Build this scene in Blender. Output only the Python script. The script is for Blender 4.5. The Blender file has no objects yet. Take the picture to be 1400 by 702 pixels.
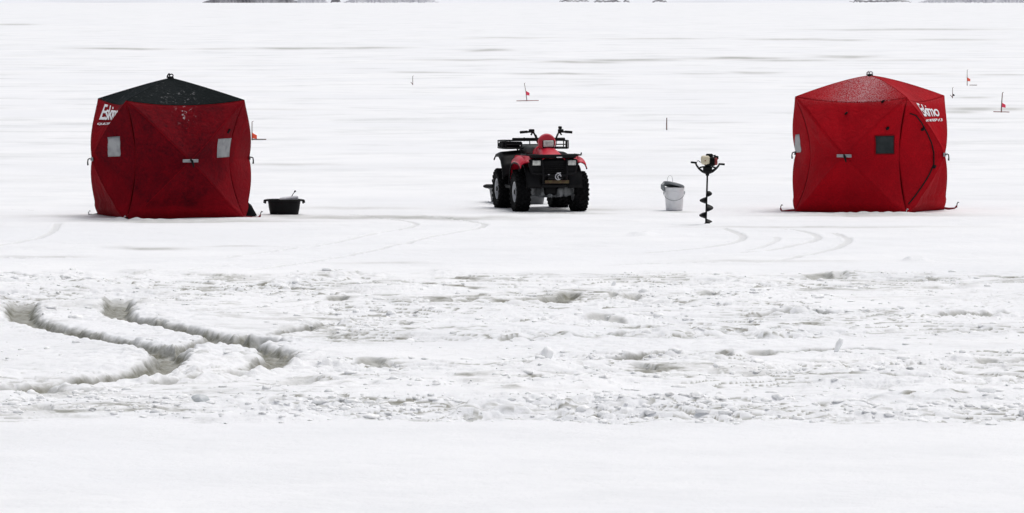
import bpy, bmesh, math, random
import numpy as np
from mathutils import Vector, Matrix

random.seed(11)
rng = np.random.default_rng(11)
PI = math.pi
S = bpy.context.scene
COL = S.collection

# ------------------------------------------------------------------ camera (long lens, 3.2 m above the ice)
F = 7760.0            # focal length in photo pixels (photo 1400 px wide)
HC = 3.2
PITCH = math.atan(361.0 / F)
cam_d = bpy.data.cameras.new('camera')
cam = bpy.data.objects.new('camera', cam_d)
COL.objects.link(cam)
cam.location = (0, 0, HC)
cam.rotation_euler = (PI / 2 - PITCH, 0, 0)
cam_d.sensor_width = 36.0
cam_d.lens = 36.0 * F / 1400.0
cam_d.clip_start = 1.0
cam_d.clip_end = 9000
S.camera = cam
CP, SP = math.cos(PITCH), math.sin(PITCH)


def project(x, y, z):
    """world -> photo pixel"""
    dz = z - HC
    depth = y * CP - dz * SP
    up = y * SP + dz * CP
    return 700 + F * x / depth, 351 - F * up / depth


def gnd(px, py, z=0.0):
    """photo pixel -> point at height z"""
    a = (px - 700) / F
    b = (351 - py) / F
    dy = CP + b * SP
    dz = -SP + b * CP
    t = (z - HC) / dz
    return a * t, dy * t


# ------------------------------------------------------------------ noise
def _h(ix, iy, seed):
    seed = int(seed * 100)
    n = (ix.astype(np.int64) * 374761393 + iy.astype(np.int64) * 668265263 + seed * 1442695041) & 0xffffffff
    n = ((n ^ (n >> 13)) * 1274126177) & 0xffffffff
    n = n ^ (n >> 16)
    return (n & 0xffffff).astype(np.float64) / float(0xffffff)


def vn(x, y, seed=0):
    ix = np.floor(x); iy = np.floor(y)
    fx = x - ix; fy = y - iy
    fx = fx * fx * fx * (fx * (fx * 6 - 15) + 10)
    fy = fy * fy * fy * (fy * (fy * 6 - 15) + 10)
    a = _h(ix, iy, seed); b = _h(ix + 1, iy, seed)
    c = _h(ix, iy + 1, seed); d = _h(ix + 1, iy + 1, seed)
    return (a * (1 - fx) + b * fx) * (1 - fy) + (c * (1 - fx) + d * fx) * fy


def rn(x, y, s, seed):       # rotated so that the lattice does not line up with the view
    c, k = math.cos(seed * 1.7 + .5), math.sin(seed * 1.7 + .5)
    return vn((x * c - y * k) / s + seed * 17.3, (x * k + y * c) / s - seed * 9.1, seed)


def fbm(x, y, s, seed, o=4):
    r = 0; a = .5; t = 0
    for i in range(o):
        r = r + a * rn(x, y, s, seed + i); t += a
        a *= .5; s *= .5
    return r / t


def billow(x, y, s, seed):
    n = .5 * rn(x, y, s, seed) + .5 * rn(x, y, s * 1.18, seed + 52.37)
    return np.clip(np.abs(2 * n - 1) * 1.35, 0, 1)


def sst(a, b, x):
    t = np.clip((x - a) / (b - a), 0, 1)
    return t * t * (3 - 2 * t)


# ------------------------------------------------------------------ the snow surface
# ruts: photo-pixel polylines turned to ground points once, here
def path(pts):
    P = [gnd(*p) for p in pts]
    out = []
    n = len(P)
    for i in range(n - 1):                       # catmull-rom
        p0 = P[max(i - 1, 0)]; p1 = P[i]; p2 = P[i + 1]; p3 = P[min(i + 2, n - 1)]
        for k in range(5):
            t = k / 5.0
            out.append(tuple(.5 * ((2 * p1[j]) + (-p0[j] + p2[j]) * t + (2 * p0[j] - 5 * p1[j] + 4 * p2[j] - p3[j]) * t * t
                                   + (-p0[j] + 3 * p1[j] - 3 * p2[j] + p3[j]) * t ** 3) for j in (0, 1)))
    out.append(P[-1])
    return np.array(out)


# (points, half width, depth, berm, slush)
RUTS = [
    ([(34, 408), (30, 422), (34, 436), (62, 446), (110, 457), (150, 465), (190, 472), (218, 481), (232, 490), (222, 500), (196, 508), (150, 517), (90, 523), (0, 530), (-120, 536)], .15, .098, .012, .95),
    ([(164, 404), (160, 420), (164, 433), (196, 441), (240, 449), (290, 459), (330, 470), (365, 479), (382, 488), (362, 498), (342, 503)], .15, .095, .012, .95),
    ([(342, 503), (300, 514), (268, 517), (215, 523)], .12, .09, .03, .6),
    ([(470, 442), (430, 448), (395, 453), (350, 460), (315, 463), (280, 470), (248, 479), (220, 487)], .11, .10, .02, .95),
    ([(205, 474), (228, 478), (250, 483)], .12, .12, .02, .8),
    ([(320, 468), (350, 466), (380, 470)], .12, .10, .02, .7),
    ([(690, 497), (760, 495), (850, 492), (940, 485), (1060, 483), (1150, 479), (1230, 480)], .08, .065, .010, .9),
    ([(680, 471), (760, 468), (850, 463), (950, 459), (1060, 454), (1120, 449)], .06, .05, .008, .7),
    ([(1020, 436), (1100, 432), (1160, 437), (1240, 438), (1300, 433), (1370, 430), (1460, 428)], .08, .05, .012, .7),
    ([(-60, 528), (40, 527), (80, 530), (130, 533)], .12, .07, .03, .5),
    ([(480, 497), (510, 498), (545, 497)], .10, .08, .03, .7),
    ([(0, 372), (50, 376), (95, 385)], .05, .035, .008, .35),
    ([(95, 385), (160, 378), (240, 371), (330, 363)], .04, .022, .004, .25),
    # thin tyre tracks looping out from the quad bike
    ([(560, 292), (605, 298), (640, 303), (662, 307), (650, 313), (600, 322), (540, 336), (480, 350), (420, 360), (330, 372)], 0.042, 0.0132, .004, 0.223),
    ([(470, 292), (530, 300), (566, 306), (560, 311), (500, 323), (440, 335), (380, 343), (300, 356)], 0.042, 0.012, .004, 0.198),
    ([(985, 312), (1005, 318), (1016, 323), (1008, 331), (985, 336), (930, 342), (880, 346)], 0.049, 0.0108, .003, 0.211),
    ([(1062, 313), (1100, 317), (1119, 324), (1108, 331), (1075, 338), (1040, 344), (1010, 346)], 0.049, 0.0108, .003, 0.211),
    ([(1130, 318), (1152, 323), (1160, 330), (1140, 340), (1100, 350), (1050, 358), (980, 359), (900, 360), (820, 364)], 0.049, 0.0108, .003, 0.211),
    ([(1040, 322), (1062, 325), (1054, 334), (1020, 343)], 0.042, 0.0072, .002, 0.155),
    ([(80, 305), (70, 318), (40, 330), (-20, 338)], 0.049, 0.012, .003, 0.186),
    ([(-40, 287), (30, 287), (44, 288)], 0.035, 0.009, .003, 0.155),
    ([(0, 353), (30, 355), (60, 354), (100, 354)], 0.042, 0.012, .01, 0.186),
]
RUTS = [(path(p), w, d, b, s) for p, w, d, b, s in RUTS]
# pits: px, py, half width m, half length m, depth, slush
PITS = [(634, 412, .15, .6, .10, 1.0), (650, 408, .10, .4, .05, .8), (760, 411, .14, .6, .09, 1.0), (778, 406, .14, .6, .07, .95), (838, 407, .05, .5, .04, .6), (968, 406, .12, .4, .06, .7), (865, 409, .12, .4, .05, .6),
        (345, 386, .22, .5, .06, .6), (325, 384, .12, .3, .05, .5), (462, 413, .10, .4, .06, .8), (820, 438, .12, .4, .05, .5), (1120, 379, .16, .5, .05, .7),
        (510, 495, .12, .25, .05, .7), (1275, 544, .07, .3, .05, .6), (1306, 544, .07, .3, .05, .6), (1088, 546, .08, .3, .05, .4),
        (265, 517, .07, .3, .06, .8), (293, 515, .07, .3, .07, .8), (415, 522, .2, .5, .06, .35), (380, 553, .07, .2, .04, .4), (625, 557, .08, .2, .05, .5),
        (55, 566, .10, .3, .05, .4), (740, 551, .12, .25, .04, .25), (770, 549, .12, .2, .04, .25), (1150, 379, .1, .3, .03, .3), (555, 447, .06, .3, .05, .7),
        (210, 396, .18, .6, .03, .25), (940, 424, .06, .2, .03, .5), (840, 440, .12, .3, .04, .5), (1040, 484, .12, .3, .05, .6), (990, 487, .08, .25, .05, .7),
        (875, 508, .08, .25, .05, .5), (890, 510, .06, .2, .05, .5), (985, 503, .07, .25, .04, .5), (1350, 493, .1, .3, .04, .6), (1180, 512, .12, .3, .04, .3)]
PITS = [(gnd(a, b)) + (w, l, d, s) for a, b, w, l, d, s in PITS]
# raised tongues of snow pushed aside by the turning tyres: px, py, half width m, half length m, height
HUMPS = [(90, 527, 1.0, .7, -.045), (185, 512, .35, .7, -.045), (350, 503, .25, .5, -.04), (60, 492, 1.15, 2.0, .035), (150, 492, .35, 1.2, .02), (275, 492, .33, 1.0, .025), (325, 502, .2, .4, .015), (450, 490, .5, 1.2, .03),
         (225, 438, .6, 1.0, .02), (770, 478, .9, 1.2, .035), (1000, 470, 1.1, 1.2, .03), (720, 511, .8, .8, .03), (1252, 357, .16, .3, .07), (878, 321, .17, .5, .045),
         (900, 424, 1.0, 1.5, .0), (160, 560, 1.0, .7, .012), (540, 560, 1.2, .6, .015), (850, 556, .8, .5, .04), (1290, 552, .6, .5, .04), (1060, 556, .5, .4, .03), (966, 309, .12, .22, .03)]
_r = random.Random(5)
for a, b0, b1 in ((138, 298.5, 300.5), (1092, 291.5, 291.5)):
    for q in range(26):
        HUMPS.append((a + q * 7.8 + _r.uniform(-3, 3), b0 + (b1 - b0) * min(1, q / 5) + _r.uniform(.6, 1.6), _r.uniform(.06, .16), .12, _r.uniform(.006, .020)))
HUMPS = [(gnd(a, b)) + (w, l, h) for a, b, w, l, h in HUMPS]
# thin slushy, wet patches far out on the lake: px, py, half length px, half depth px, strength
STREAKS = [(165, 67, 60, 1.1, .5), (300, 67, 40, .8, .3), (410, 67, 60, 1.3, .5), (500, 66, 45, 1.3, .45), (668, 69, 28, 1.4, .5), (640, 82, 70, 1.1, .35), (790, 85, 50, 1.3, .55),
           (860, 82, 60, 1.3, .55), (760, 101, 55, 1.3, .45), (580, 99, 45, 1.0, .35), (1080, 54, 60, 1.1, .4), (1150, 55, 40, 1.0, .35), (1240, 41, 110, 1.1, .4),
           (1010, 80, 60, 1.6, .55), (1080, 83, 60, 1.2, .45), (1160, 78, 40, 1.6, .45), (1240, 83, 60, 1.0, .3), (1300, 55, 60, 1.0, .3), (20, 34, 30, 1.0, .4),
           (700, 52, 60, .8, .3), (900, 53, 70, .9, .3), (1030, 100, 30, 1.8, .35), (960, 101, 35, 1.2, .25), (1240, 102, 60, 1.0, .25), (1370, 103, 40, 1.0, .25),
           (1330, 150, 40, 2.4, .4), (1310, 154, 25, 2.0, .35), (1380, 150, 22, 2.0, .35), (1330, 134, 25, 1.2, .3), (560, 298, 160, 2.6, .42), (450, 299, 70, 2.0, .40), (260, 303.5, 150, 1.2, .35), (1190, 294.5, 140, 1.3, .32), (760, 291, 70, 1.6, .38),
           (480, 285, 90, 1.6, .2), (210, 339, 45, 1.8, .4), (320, 337, 45, .8, .2), (80, 297, 60, 2.0, .12), (1130, 311, 170, 1.4, .28), (520, 361, 60, 1.5, .22), (60, 353, 60, 1.6, .3),
           (400, 226, 60, 1.4, .25), (370, 150, 80, 1.2, .12), (150, 190, 90, 1.2, .08), (1050, 357, 110, 1.5, .2), (650, 300, 80, 2, .2), (770, 286, 90, 1.2, .3), (240, 302, 130, 1.4, .25),
           (980, 168, 40, 1.0, .2), (600, 230, 80, 1.0, .1), (930, 240, 90, 1.2, .1), (1200, 293, 120, 1.2, .3), (395, 296, 40, 1.5, .35), (930, 289, 25, 1.2, .25)]


def rough_mask(px, py):
    """where the slush has been churned up, following the photograph's bands"""
    w = 9 * (vn(px / 90.0, py / 14.0, 5) - .5) + 5 * (vn(px / 25.0, py / 6.0, 6) - .5)
    y = py + w
    m = sst(368, 384, y) * (1 - sst(570, 580, py + .6 * w + 7 * (vn(px / 70.0, px * 0, 8) - .5)))
    # smoother lanes
    lane1 = sst(524, 529, y) * (1 - sst(540, 545, y)) * (.9 * sst(330, 480, px) + .55 * (1 - sst(330, 480, px)))
    lane2 = sst(462, 468, y + (px - 900) * .012) * (1 - sst(486, 491, y + (px - 900) * .012)) * sst(380, 440, px)
    lane3 = sst(395, 402, y) * (1 - sst(428, 434, y)) * sst(1090, 1160, px) * .8
    lane4 = sst(438, 441, y) * (1 - sst(452, 457, y)) * (1 - sst(380, 430, px)) * .6
    plateau = sst(438, 446, y) * (1 - sst(505, 516, y)) * (1 - sst(170, 200, px))
    for l in (lane1, lane2, lane3, lane4, plateau * .85):
        m = m * (1 - .9 * l)
    ruts = sst(405, 422, y) * (1 - sst(520, 534, y)) * (1 - sst(400, 470, px))
    m = m * (1 - .62 * ruts)
    return m


def surface(x, y):
    """height and slush wetness of the snow at ground points"""
    x = np.asarray(x, float); y = np.asarray(y, float)
    px, py = project(x, np.maximum(y, 12), 0 * x)
    near = (y > 28) & (y < 92) & (np.abs(px - 700) < 1150)
    h = .03 * (fbm(x, y, 9, 31, 3) - .5) * (1 - sst(150, 600, y))
    slush = np.zeros_like(h)
    i = np.nonzero(near)[0] if x.ndim == 1 else None
    X, Y, PX, PY = x[i], y[i], px[i], py[i]
    if len(X) == 0: X, Y, PX, PY = (np.zeros(0),) * 4
    wx = X + .10 * (fbm(X, Y, .5, 41, 3) - .5)
    wy = Y + .10 * (fbm(X, Y, .5, 47, 3) - .5)
    R = rough_mask(PX, PY) * (1 - sst(930, 1080, np.abs(PX - 700)))
    edge_ = np.exp(-((PY - 556) / 14.0) ** 2)
    clump = sst(.33, .68, fbm(X, Y * .55, 1.1, 61, 3))
    back = sst(366, 300, PY)
    fade = np.clip((PY - 300) / 200, .35, 1)
    # gentle wind-packed surface
    hh = .030 * (fbm(X * .5, Y, 1.8, 69, 3) - .5) + .012 * (fbm(X, Y, 1.3, 71, 4) - .5) + .004 * (fbm(X, Y, .15, 77, 2) - .5)
    hh += .020 * sst(.45, .75, fbm(X, Y, .6, 79, 3)) * sst(290, 300, PY) * (1 - sst(360, 372, PY)) * .5
    ax = wx * .7
    big = billow(ax, wy, .42, 83); mid = billow(ax, wy, .17, 89); vx = wx + .09 * (fbm(X, Y, .13, 141, 2) - .5); vy = wy + .12 * (fbm(X, Y, .15, 145, 2) - .5)
    small = billow(vx * .7, vy, .085, 97); fine = billow(vx, vy, .035, 99)
    lump = .036 * big + .044 * mid * (.35 + clump) + .032 * small * (.4 + .7 * clump) + .013 * fine
    # broken crust: plates at a few levels with little scarps between them
    f_ = fbm(wx * .45, wy * .8, .75, 131, 4) * 11
    fr = f_ - np.floor(f_)
    crust = (np.floor(f_) + sst(0, .16, fr)) / 11 * .30
    hh += R * (crust - .15) * .75 * (1 - .3 * edge_)
    hh += R * (.35 + .62 * clump) * (lump - .036) * (1 - .35 * edge_)
    edge = np.exp(-((PY - 560) / 10.0) ** 2)
    hh += edge * R * .012 * (.3 + clump) * (.5 + mid + small)
    foot = sst(.72, .97, fr) * sst(.40, .62, fbm(X, Y, .9, 137, 3)) * R * .95
    sl = R * sst(.036, .012, lump) * sst(.42, .62, fbm(X * .6, Y, .7, 103, 3)) * (.35 + .6 * sst(.35, .65, fbm(X, Y * .3, .22, 107, 2)))
    hh = np.where(hh > .035, .035 + .45 * (hh - .035), hh)
    for cx, cy, w, l, a in HUMPS:
        d2 = ((X - cx) / w) ** 2 + ((Y - cy) / l) ** 2
        k = np.exp(-d2 ** 1.6)
        hh += a * k * (1 + .5 * (mid - .4) + .3 * (small - .4))
    jag = .11 * (fbm(X, Y, .14, 111, 4) - .5) + .08 * (fbm(X, Y, .7, 113, 2) - .5)
    dig = np.zeros_like(hh); wet = np.zeros_like(hh); berm = np.zeros_like(hh)
    for P, w, d, b, s in RUTS:
        lo = P.min(0) - 1.2; hi = P.max(0) + 1.2
        j = np.nonzero((X > lo[0]) & (X < hi[0]) & (Y > lo[1]) & (Y < hi[1]))[0]
        if len(j) == 0: continue
        xj, yj = X[j], Y[j]
        best = np.full(len(j), 9.0); bt = np.zeros(len(j))
        n = len(P) - 1
        for q in range(n):
            a = P[q]; v = P[q + 1] - a
            t = np.clip(((xj - a[0]) * v[0] + (yj - a[1]) * v[1]) / (v @ v + 1e-9), 0, 1)
            dd = np.hypot(xj - a[0] - t * v[0], yj - a[1] - t * v[1])
            m = dd < best
            best[m] = dd[m]; bt[m] = (q + t[m]) / n
        ends = sst(0, .04, bt) * sst(1, .94, bt)
        scale = w / .15
        dist = np.maximum(best + jag[j] * min(1, scale * 1.1) * (1 if w > .075 else .25), 0)
        inside = 1 - sst(w * .5, w * 1.4, dist)
        dig[j] = np.maximum(dig[j], d * inside * ends)
        wet[j] = np.maximum(wet[j], s * (1 - sst(w * .85, w * 1.36, dist)) * ends)
        fj = .7 + .6 * small[j]
        berm[j] = np.maximum(berm[j], fj * b * np.exp(-((dist - 1.9 * w) / (.8 * w)) ** 2) * ends * (.4 + .9 * mid[j] + .5 * small[j]))
    for cx, cy, w, l, d, s in PITS:
        dd = np.sqrt(((X - cx) / w) ** 2 + ((Y - cy) / l) ** 2) + 3.5 * jag
        k = 1 - sst(.45, 1.15, dd)
        dig = np.maximum(dig, d * k); wet = np.maximum(wet, s * (1 - sst(.7, 1.4, dd)))
    lip = .028 * (fbm(X, Y, .09, 117, 3) - .5)
    hh = (hh + berm + lip * (berm > .002)) * (1 - .75 * np.clip(dig / .08, 0, 1)) - dig + .03 * (small - .3) * (dig > .02)
    dirt = np.maximum(np.maximum(sl, foot), wet)
    h[i] = h[i] * .6 + hh * sst(92, 86, Y) * sst(28, 32, Y)
    slush[i] = dirt
    # streaks of slush out on the lake
    for cx, cy, rx, ry, s in STREAKS:
        gx = (px - cx) / rx
        gy = (py - cy - 1.2 * (vn(px / 40.0, px * 0, 7) - .5) * ry) / ry
        k = min(.8, s * 1.35) * np.exp(-(gx * gx) ** 1.2 - gy * gy) * (.55 + .8 * fbm(x, y * .3, np.maximum(y, 50) * .004, 121, 3))
        slush = np.maximum(slush, k)
    slush = slush * (1 - sst(900, 1050, np.abs(px - 700)) * (y < 100))
    return h, np.clip(slush, 0, 1)


# ------------------------------------------------------------------ materials
def mat(name, color, rough=.6, metal=0., spec=.5, noise=None, bump=None, coat=0., alpha=1., trans=0.):
    m = bpy.data.materials.new(name)
    m.use_nodes = True
    nt = m.node_tree
    b = nt.nodes['Principled BSDF']
    b.inputs['Base Color'].default_value = (*color, 1)
    b.inputs['Roughness'].default_value = rough
    b.inputs['Metallic'].default_value = metal
    b.inputs['Specular IOR Level'].default_value = spec
    b.inputs['Coat Weight'].default_value = coat
    b.inputs['Transmission Weight'].default_value = trans
    tc = nt.nodes.new('ShaderNodeTexCoord')
    if noise:                                    # (scale, other colour, low, high)
        n = nt.nodes.new('ShaderNodeTexNoise')
        n.inputs['Scale'].default_value = noise[0]
        n.inputs['Detail'].default_value = 6
        nt.links.new(tc.outputs['Object'], n.inputs['Vector'])
        r = nt.nodes.new('ShaderNodeMapRange')
        r.inputs[1].default_value = noise[2]; r.inputs[2].default_value = noise[3]
        nt.links.new(n.outputs['Fac'], r.inputs[0])
        x = nt.nodes.new('ShaderNodeMix'); x.data_type = 'RGBA'
        nt.links.new(r.outputs[0], x.inputs[0])
        x.inputs[6].default_value = (*color, 1); x.inputs[7].default_value = (*noise[1], 1)
        nt.links.new(x.outputs[2], b.inputs['Base Color'])
    if bump:                                     # (scale, distance)
        n = nt.nodes.new('ShaderNodeTexNoise')
        n.inputs['Scale'].default_value = bump[0]
        n.inputs['Detail'].default_value = 4
        nt.links.new(tc.outputs['Object'], n.inputs['Vector'])
        bp = nt.nodes.new('ShaderNodeBump')
        bp.inputs['Strength'].default_value = 1
        bp.inputs['Distance'].default_value = bump[1]
        nt.links.new(n.outputs['Fac'], bp.inputs['Height'])
        nt.links.new(bp.outputs['Normal'], b.inputs['Normal'])
    return m


def snow_material():
    m = bpy.data.materials.new('snow')
    m.use_nodes = True
    nt = m.node_tree; N = nt.nodes; L = nt.links
    b = N['Principled BSDF']
    b.inputs['Roughness'].default_value = .75
    b.inputs['Specular IOR Level'].default_value = .25
    at = N.new('ShaderNodeAttribute'); at.attribute_name = 'slush'
    geo = N.new('ShaderNodeNewGeometry')
    mp = N.new('ShaderNodeMapping'); L.new(geo.outputs['Position'], mp.inputs[0])

    def noise(scale, detail, vec, rough=.6):
        n = N.new('ShaderNodeTexNoise'); n.inputs['Scale'].default_value = scale; n.inputs['Detail'].default_value = detail
        n.inputs['Roughness'].default_value = rough
        L.new(vec, n.inputs['Vector']); return n.outputs['Fac']

    def rng_(v, a, b_, lo=0., hi=1.):
        r = N.new('ShaderNodeMapRange'); r.inputs[1].default_value = a; r.inputs[2].default_value = b_
        r.inputs[3].default_value = lo; r.inputs[4].default_value = hi
        L.new(v, r.inputs[0]); return r.outputs[0]

    def mix(f, a, b_):
        x = N.new('ShaderNodeMix'); x.data_type = 'RGBA'
        for v, k in ((f, 0), (a, 6), (b_, 7)):
            if isinstance(v, (float, int)): x.inputs[k].default_value = v
            elif isinstance(v, tuple): x.inputs[k].default_value = (*v, 1)
            else: L.new(v, x.inputs[k])
        return x.outputs[2]
    # old snow: slightly grey wind-scoured patches, metres across, over fresh white
    a1 = rng_(noise(.09, 8, mp.outputs[0], .65), .42, .62)
    a2 = rng_(noise(.6, 6, mp.outputs[0], .65), .45, .68)
    c = mix(a1, (.90, .905, .915), (.845, .855, .875))
    c = mix(a2, c, (.825, .835, .85))
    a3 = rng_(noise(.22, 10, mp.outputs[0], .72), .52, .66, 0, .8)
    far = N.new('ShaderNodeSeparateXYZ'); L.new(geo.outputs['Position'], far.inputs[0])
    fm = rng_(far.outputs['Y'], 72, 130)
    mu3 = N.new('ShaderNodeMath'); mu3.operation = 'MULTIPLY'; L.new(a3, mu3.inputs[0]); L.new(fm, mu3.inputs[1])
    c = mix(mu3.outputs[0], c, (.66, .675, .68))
    # wet slush where the surface attribute says so, broken by noise
    br = rng_(noise(9, 5, mp.outputs[0], .7), .25, .7, .65, 1.15)
    mul = N.new('ShaderNodeMath'); mul.operation = 'MULTIPLY'; mul.use_clamp = True
    L.new(at.outputs['Fac'], mul.inputs[0]); L.new(br, mul.inputs[1])
    c = mix(mul.outputs[0], c, (.20, .196, .15))
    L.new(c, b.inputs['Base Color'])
    L.new(rng_(mul.outputs[0], 0, 1, .75, .38), b.inputs['Roughness'])
    # crystals and crumbs
    f = noise(28, 6, mp.outputs[0], .7)
    f2 = noise(4.5, 6, mp.outputs[0], .6)
    bp = N.new('ShaderNodeBump'); bp.inputs['Strength'].default_value = 1; bp.inputs['Distance'].default_value = .007
    L.new(f, bp.inputs['Height'])
    bp2 = N.new('ShaderNodeBump'); bp2.inputs['Strength'].default_value = 1; bp2.inputs['Distance'].default_value = .02
    L.new(f2, bp2.inputs['Height']); L.new(bp.outputs[0], bp2.inputs['Normal'])
    L.new(bp2.outputs[0], b.inputs['Normal'])
    return m


M = {}
M['snow'] = snow_material()
M['lump'] = mat('packed_snow', (.93, .935, .945), .8, spec=.25, bump=(30, .01))
M['lump'].node_tree.nodes['Principled BSDF'].inputs['Subsurface Weight'].default_value = .8
M['lump'].node_tree.nodes['Principled BSDF'].inputs['Subsurface Radius'].default_value = (.03, .03, .03)
M['lump'].node_tree.nodes['Principled BSDF'].inputs['Subsurface Scale'].default_value = 1
M['ice'] = mat('grey_ice', (.50, .53, .54), .35, noise=(6, (.7, .72, .73), .4, .65), bump=(12, .01))
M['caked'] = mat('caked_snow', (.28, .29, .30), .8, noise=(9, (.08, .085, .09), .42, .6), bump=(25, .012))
M['rubber'] = mat('rubber', (.005, .005, .0055), .85, spec=.08, noise=(14, (.012, .012, .013), .5, .75), bump=(60, .003))
M['black'] = mat('black_plastic', (.004, .004, .0045), .5, spec=.12, noise=(8, (.008, .008, .009), .4, .7))
M['black_metal'] = mat('black_metal', (.005, .005, .006), .45, spec=.15)
M['dark_cloth'] = mat('dark_cloth', (.006, .006, .007), .9, spec=.08, noise=(12, (.014, .014, .016), .4, .7), bump=(30, .006))
M['seat'] = mat('seat_vinyl', (.015, .017, .016), .6, noise=(10, (.06, .064, .06), .4, .7))
M['red_plastic'] = mat('red_plastic', (.62, .008, .035), .4, spec=.35, noise=(5, (.42, .010, .03), .4, .75), coat=.15)
M['red_decal'] = mat('dark_red_plastic', (.16, .01, .02), .4)
M['rim'] = mat('rim_steel', (.45, .46, .48), .45, metal=.35, noise=(12, (.25, .25, .26), .45, .7))
M['steel'] = mat('steel', (.50, .50, .52), .38, metal=.7)
M['rust'] = mat('rusty_steel', (.06, .025, .012), .8, noise=(20, (.09, .07, .025), .4, .6))
M['lens'] = mat('lamp_glass', (.66, .66, .62), .16, spec=.6, noise=(18, (.42, .42, .40), .45, .62), coat=.4)
M['lens_bright'] = mat('reflector', (.75, .76, .76), .25, metal=.3)
M['white_plastic'] = mat('white_plastic', (.80, .81, .83), .45, noise=(7, (.72, .72, .73), .4, .7))
M['grey_plastic'] = mat('grey_plastic', (.14, .155, .165), .4, noise=(8, (.26, .28, .29), .4, .7))
M['grey_sled'] = mat('sled_plastic', (.06, .065, .07), .5, noise=(7, (.12, .125, .13), .45, .7))
M['cream'] = mat('cream_plastic', (.62, .55, .40), .4, noise=(9, (.5, .45, .33), .45, .7))
M['engine_red'] = mat('engine_red', (.22, .02, .02), .45)
M['bag'] = mat('thin_plastic_bag', (.62, .63, .66), .35, spec=.5, bump=(18, .02), noise=(10, (.45, .46, .5), .45, .65))
M['orange'] = mat('orange_flag', (.95, .10, .04), .6)
M['pink'] = mat('pink_flag', (.85, .06, .12), .6)
M['dark_wood'] = mat('dark_wood', (.17, .07, .06), .8, noise=(15, (.06, .05, .05), .4, .7))
M['reddish_wood'] = mat('red_painted_wood', (.28, .10, .09), .75)
M['silver_tape'] = mat('silver_patch', (.33, .34, .35), .5, noise=(9, (.22, .23, .24), .4, .65), metal=.2)
M['strap'] = mat('strap', (.008, .008, .009), .8, spec=.15)
M['red_strap'] = mat('red_strap', (.20, .01, .02), .8)
M['letter'] = mat('white_print', (.80, .80, .82), .6)
M['rock'] = mat('shore_rock', (.24, .23, .25), .9, noise=(.15, (.48, .47, .50), .4, .6))
M['brush'] = mat('shore_brush', (.62, .61, .66), .95, noise=(.1, (.74, .74, .78), .4, .6))


def fabric(name, c1, c2, snow=None, darker=None):
    """tent cloth: woven, darker in places; snow = (low z, strength) of snow specks lying on it"""
    m = bpy.data.materials.new(name)
    m.use_nodes = True
    nt = m.node_tree; N = nt.nodes; L = nt.links
    b = N['Principled BSDF']
    b.inputs['Roughness'].default_value = .72
    b.inputs['Specular IOR Level'].default_value = .05
    tc = N.new('ShaderNodeTexCoord')

    def noise(scale, detail, rough=.6, dist=0.):
        n = N.new('ShaderNodeTexNoise'); n.inputs['Scale'].default_value = scale; n.inputs['Detail'].default_value = detail
        n.inputs['Roughness'].default_value = rough; n.inputs['Distortion'].default_value = dist
        L.new(tc.outputs['Object'], n.inputs['Vector']); return n.outputs['Fac']

    def rr(v, a, b_, lo=0., hi=1.):
        r = N.new('ShaderNodeMapRange'); r.inputs[1].default_value = a; r.inputs[2].default_value = b_
        r.inputs[3].default_value = lo; r.inputs[4].default_value = hi
        L.new(v, r.inputs[0]); return r.outputs[0]

    def mix(f, a, b_):
        x = N.new('ShaderNodeMix'); x.data_type = 'RGBA'
        for v, k in ((f, 0), (a, 6), (b_, 7)):
            if isinstance(v, (float, int)): x.inputs[k].default_value = v
            elif isinstance(v, tuple): x.inputs[k].default_value = (*v, 1)
            else: L.new(v, x.inputs[k])
        return x.outputs[2]
    c = mix(rr(noise(1.7, 6, .65, .4), .38, .62), c1, c2)
    c = mix(rr(noise(45, 3, .7), .35, .7, 0, .35), c, tuple(v * .55 for v in c2))
    if darker:
        ad = N.new('ShaderNodeAttribute'); ad.attribute_name = 'darker'
        dn = rr(noise(24, 6, .8), .32, .62, .25, 1.0)
        dn2 = rr(noise(3.2, 5, .7, .6), .30, .62, .45, 1.0)
        md = N.new('ShaderNodeMath'); md.operation = 'MULTIPLY'; L.new(dn, md.inputs[0]); L.new(ad.outputs['Fac'], md.inputs[1])
        me_ = N.new('ShaderNodeMath'); me_.operation = 'MULTIPLY'; L.new(dn2, me_.inputs[0]); L.new(md.outputs[0], me_.inputs[1])
        c = mix(me_.outputs[0], c, darker)
    if snow:
        at = N.new('ShaderNodeAttribute'); at.attribute_name = 'snow'
        n = rr(noise(snow[0], 5, .75), snow[1], snow[1] + .12)
        mu = N.new('ShaderNodeMath'); mu.operation = 'MULTIPLY'
        L.new(n, mu.inputs[0]); L.new(at.outputs['Fac'], mu.inputs[1])
        c = mix(mu.outputs[0], c, (.62, .60, .62))
    L.new(c, b.inputs['Base Color'])
    n1 = noise(7, 5, .6, 1.2)
    bp = N.new('ShaderNodeBump'); bp.inputs['Strength'].default_value = 1; bp.inputs['Distance'].default_value = .022
    L.new(n1, bp.inputs['Height'])
    bp2 = N.new('ShaderNodeBump'); bp2.inputs['Strength'].default_value = .5; bp2.inputs['Distance'].default_value = .003
    L.new(noise(90, 3), bp2.inputs['Height']); L.new(bp.outputs[0], bp2.inputs['Normal'])
    L.new(bp2.outputs[0], b.inputs['Normal'])
    return m


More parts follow.
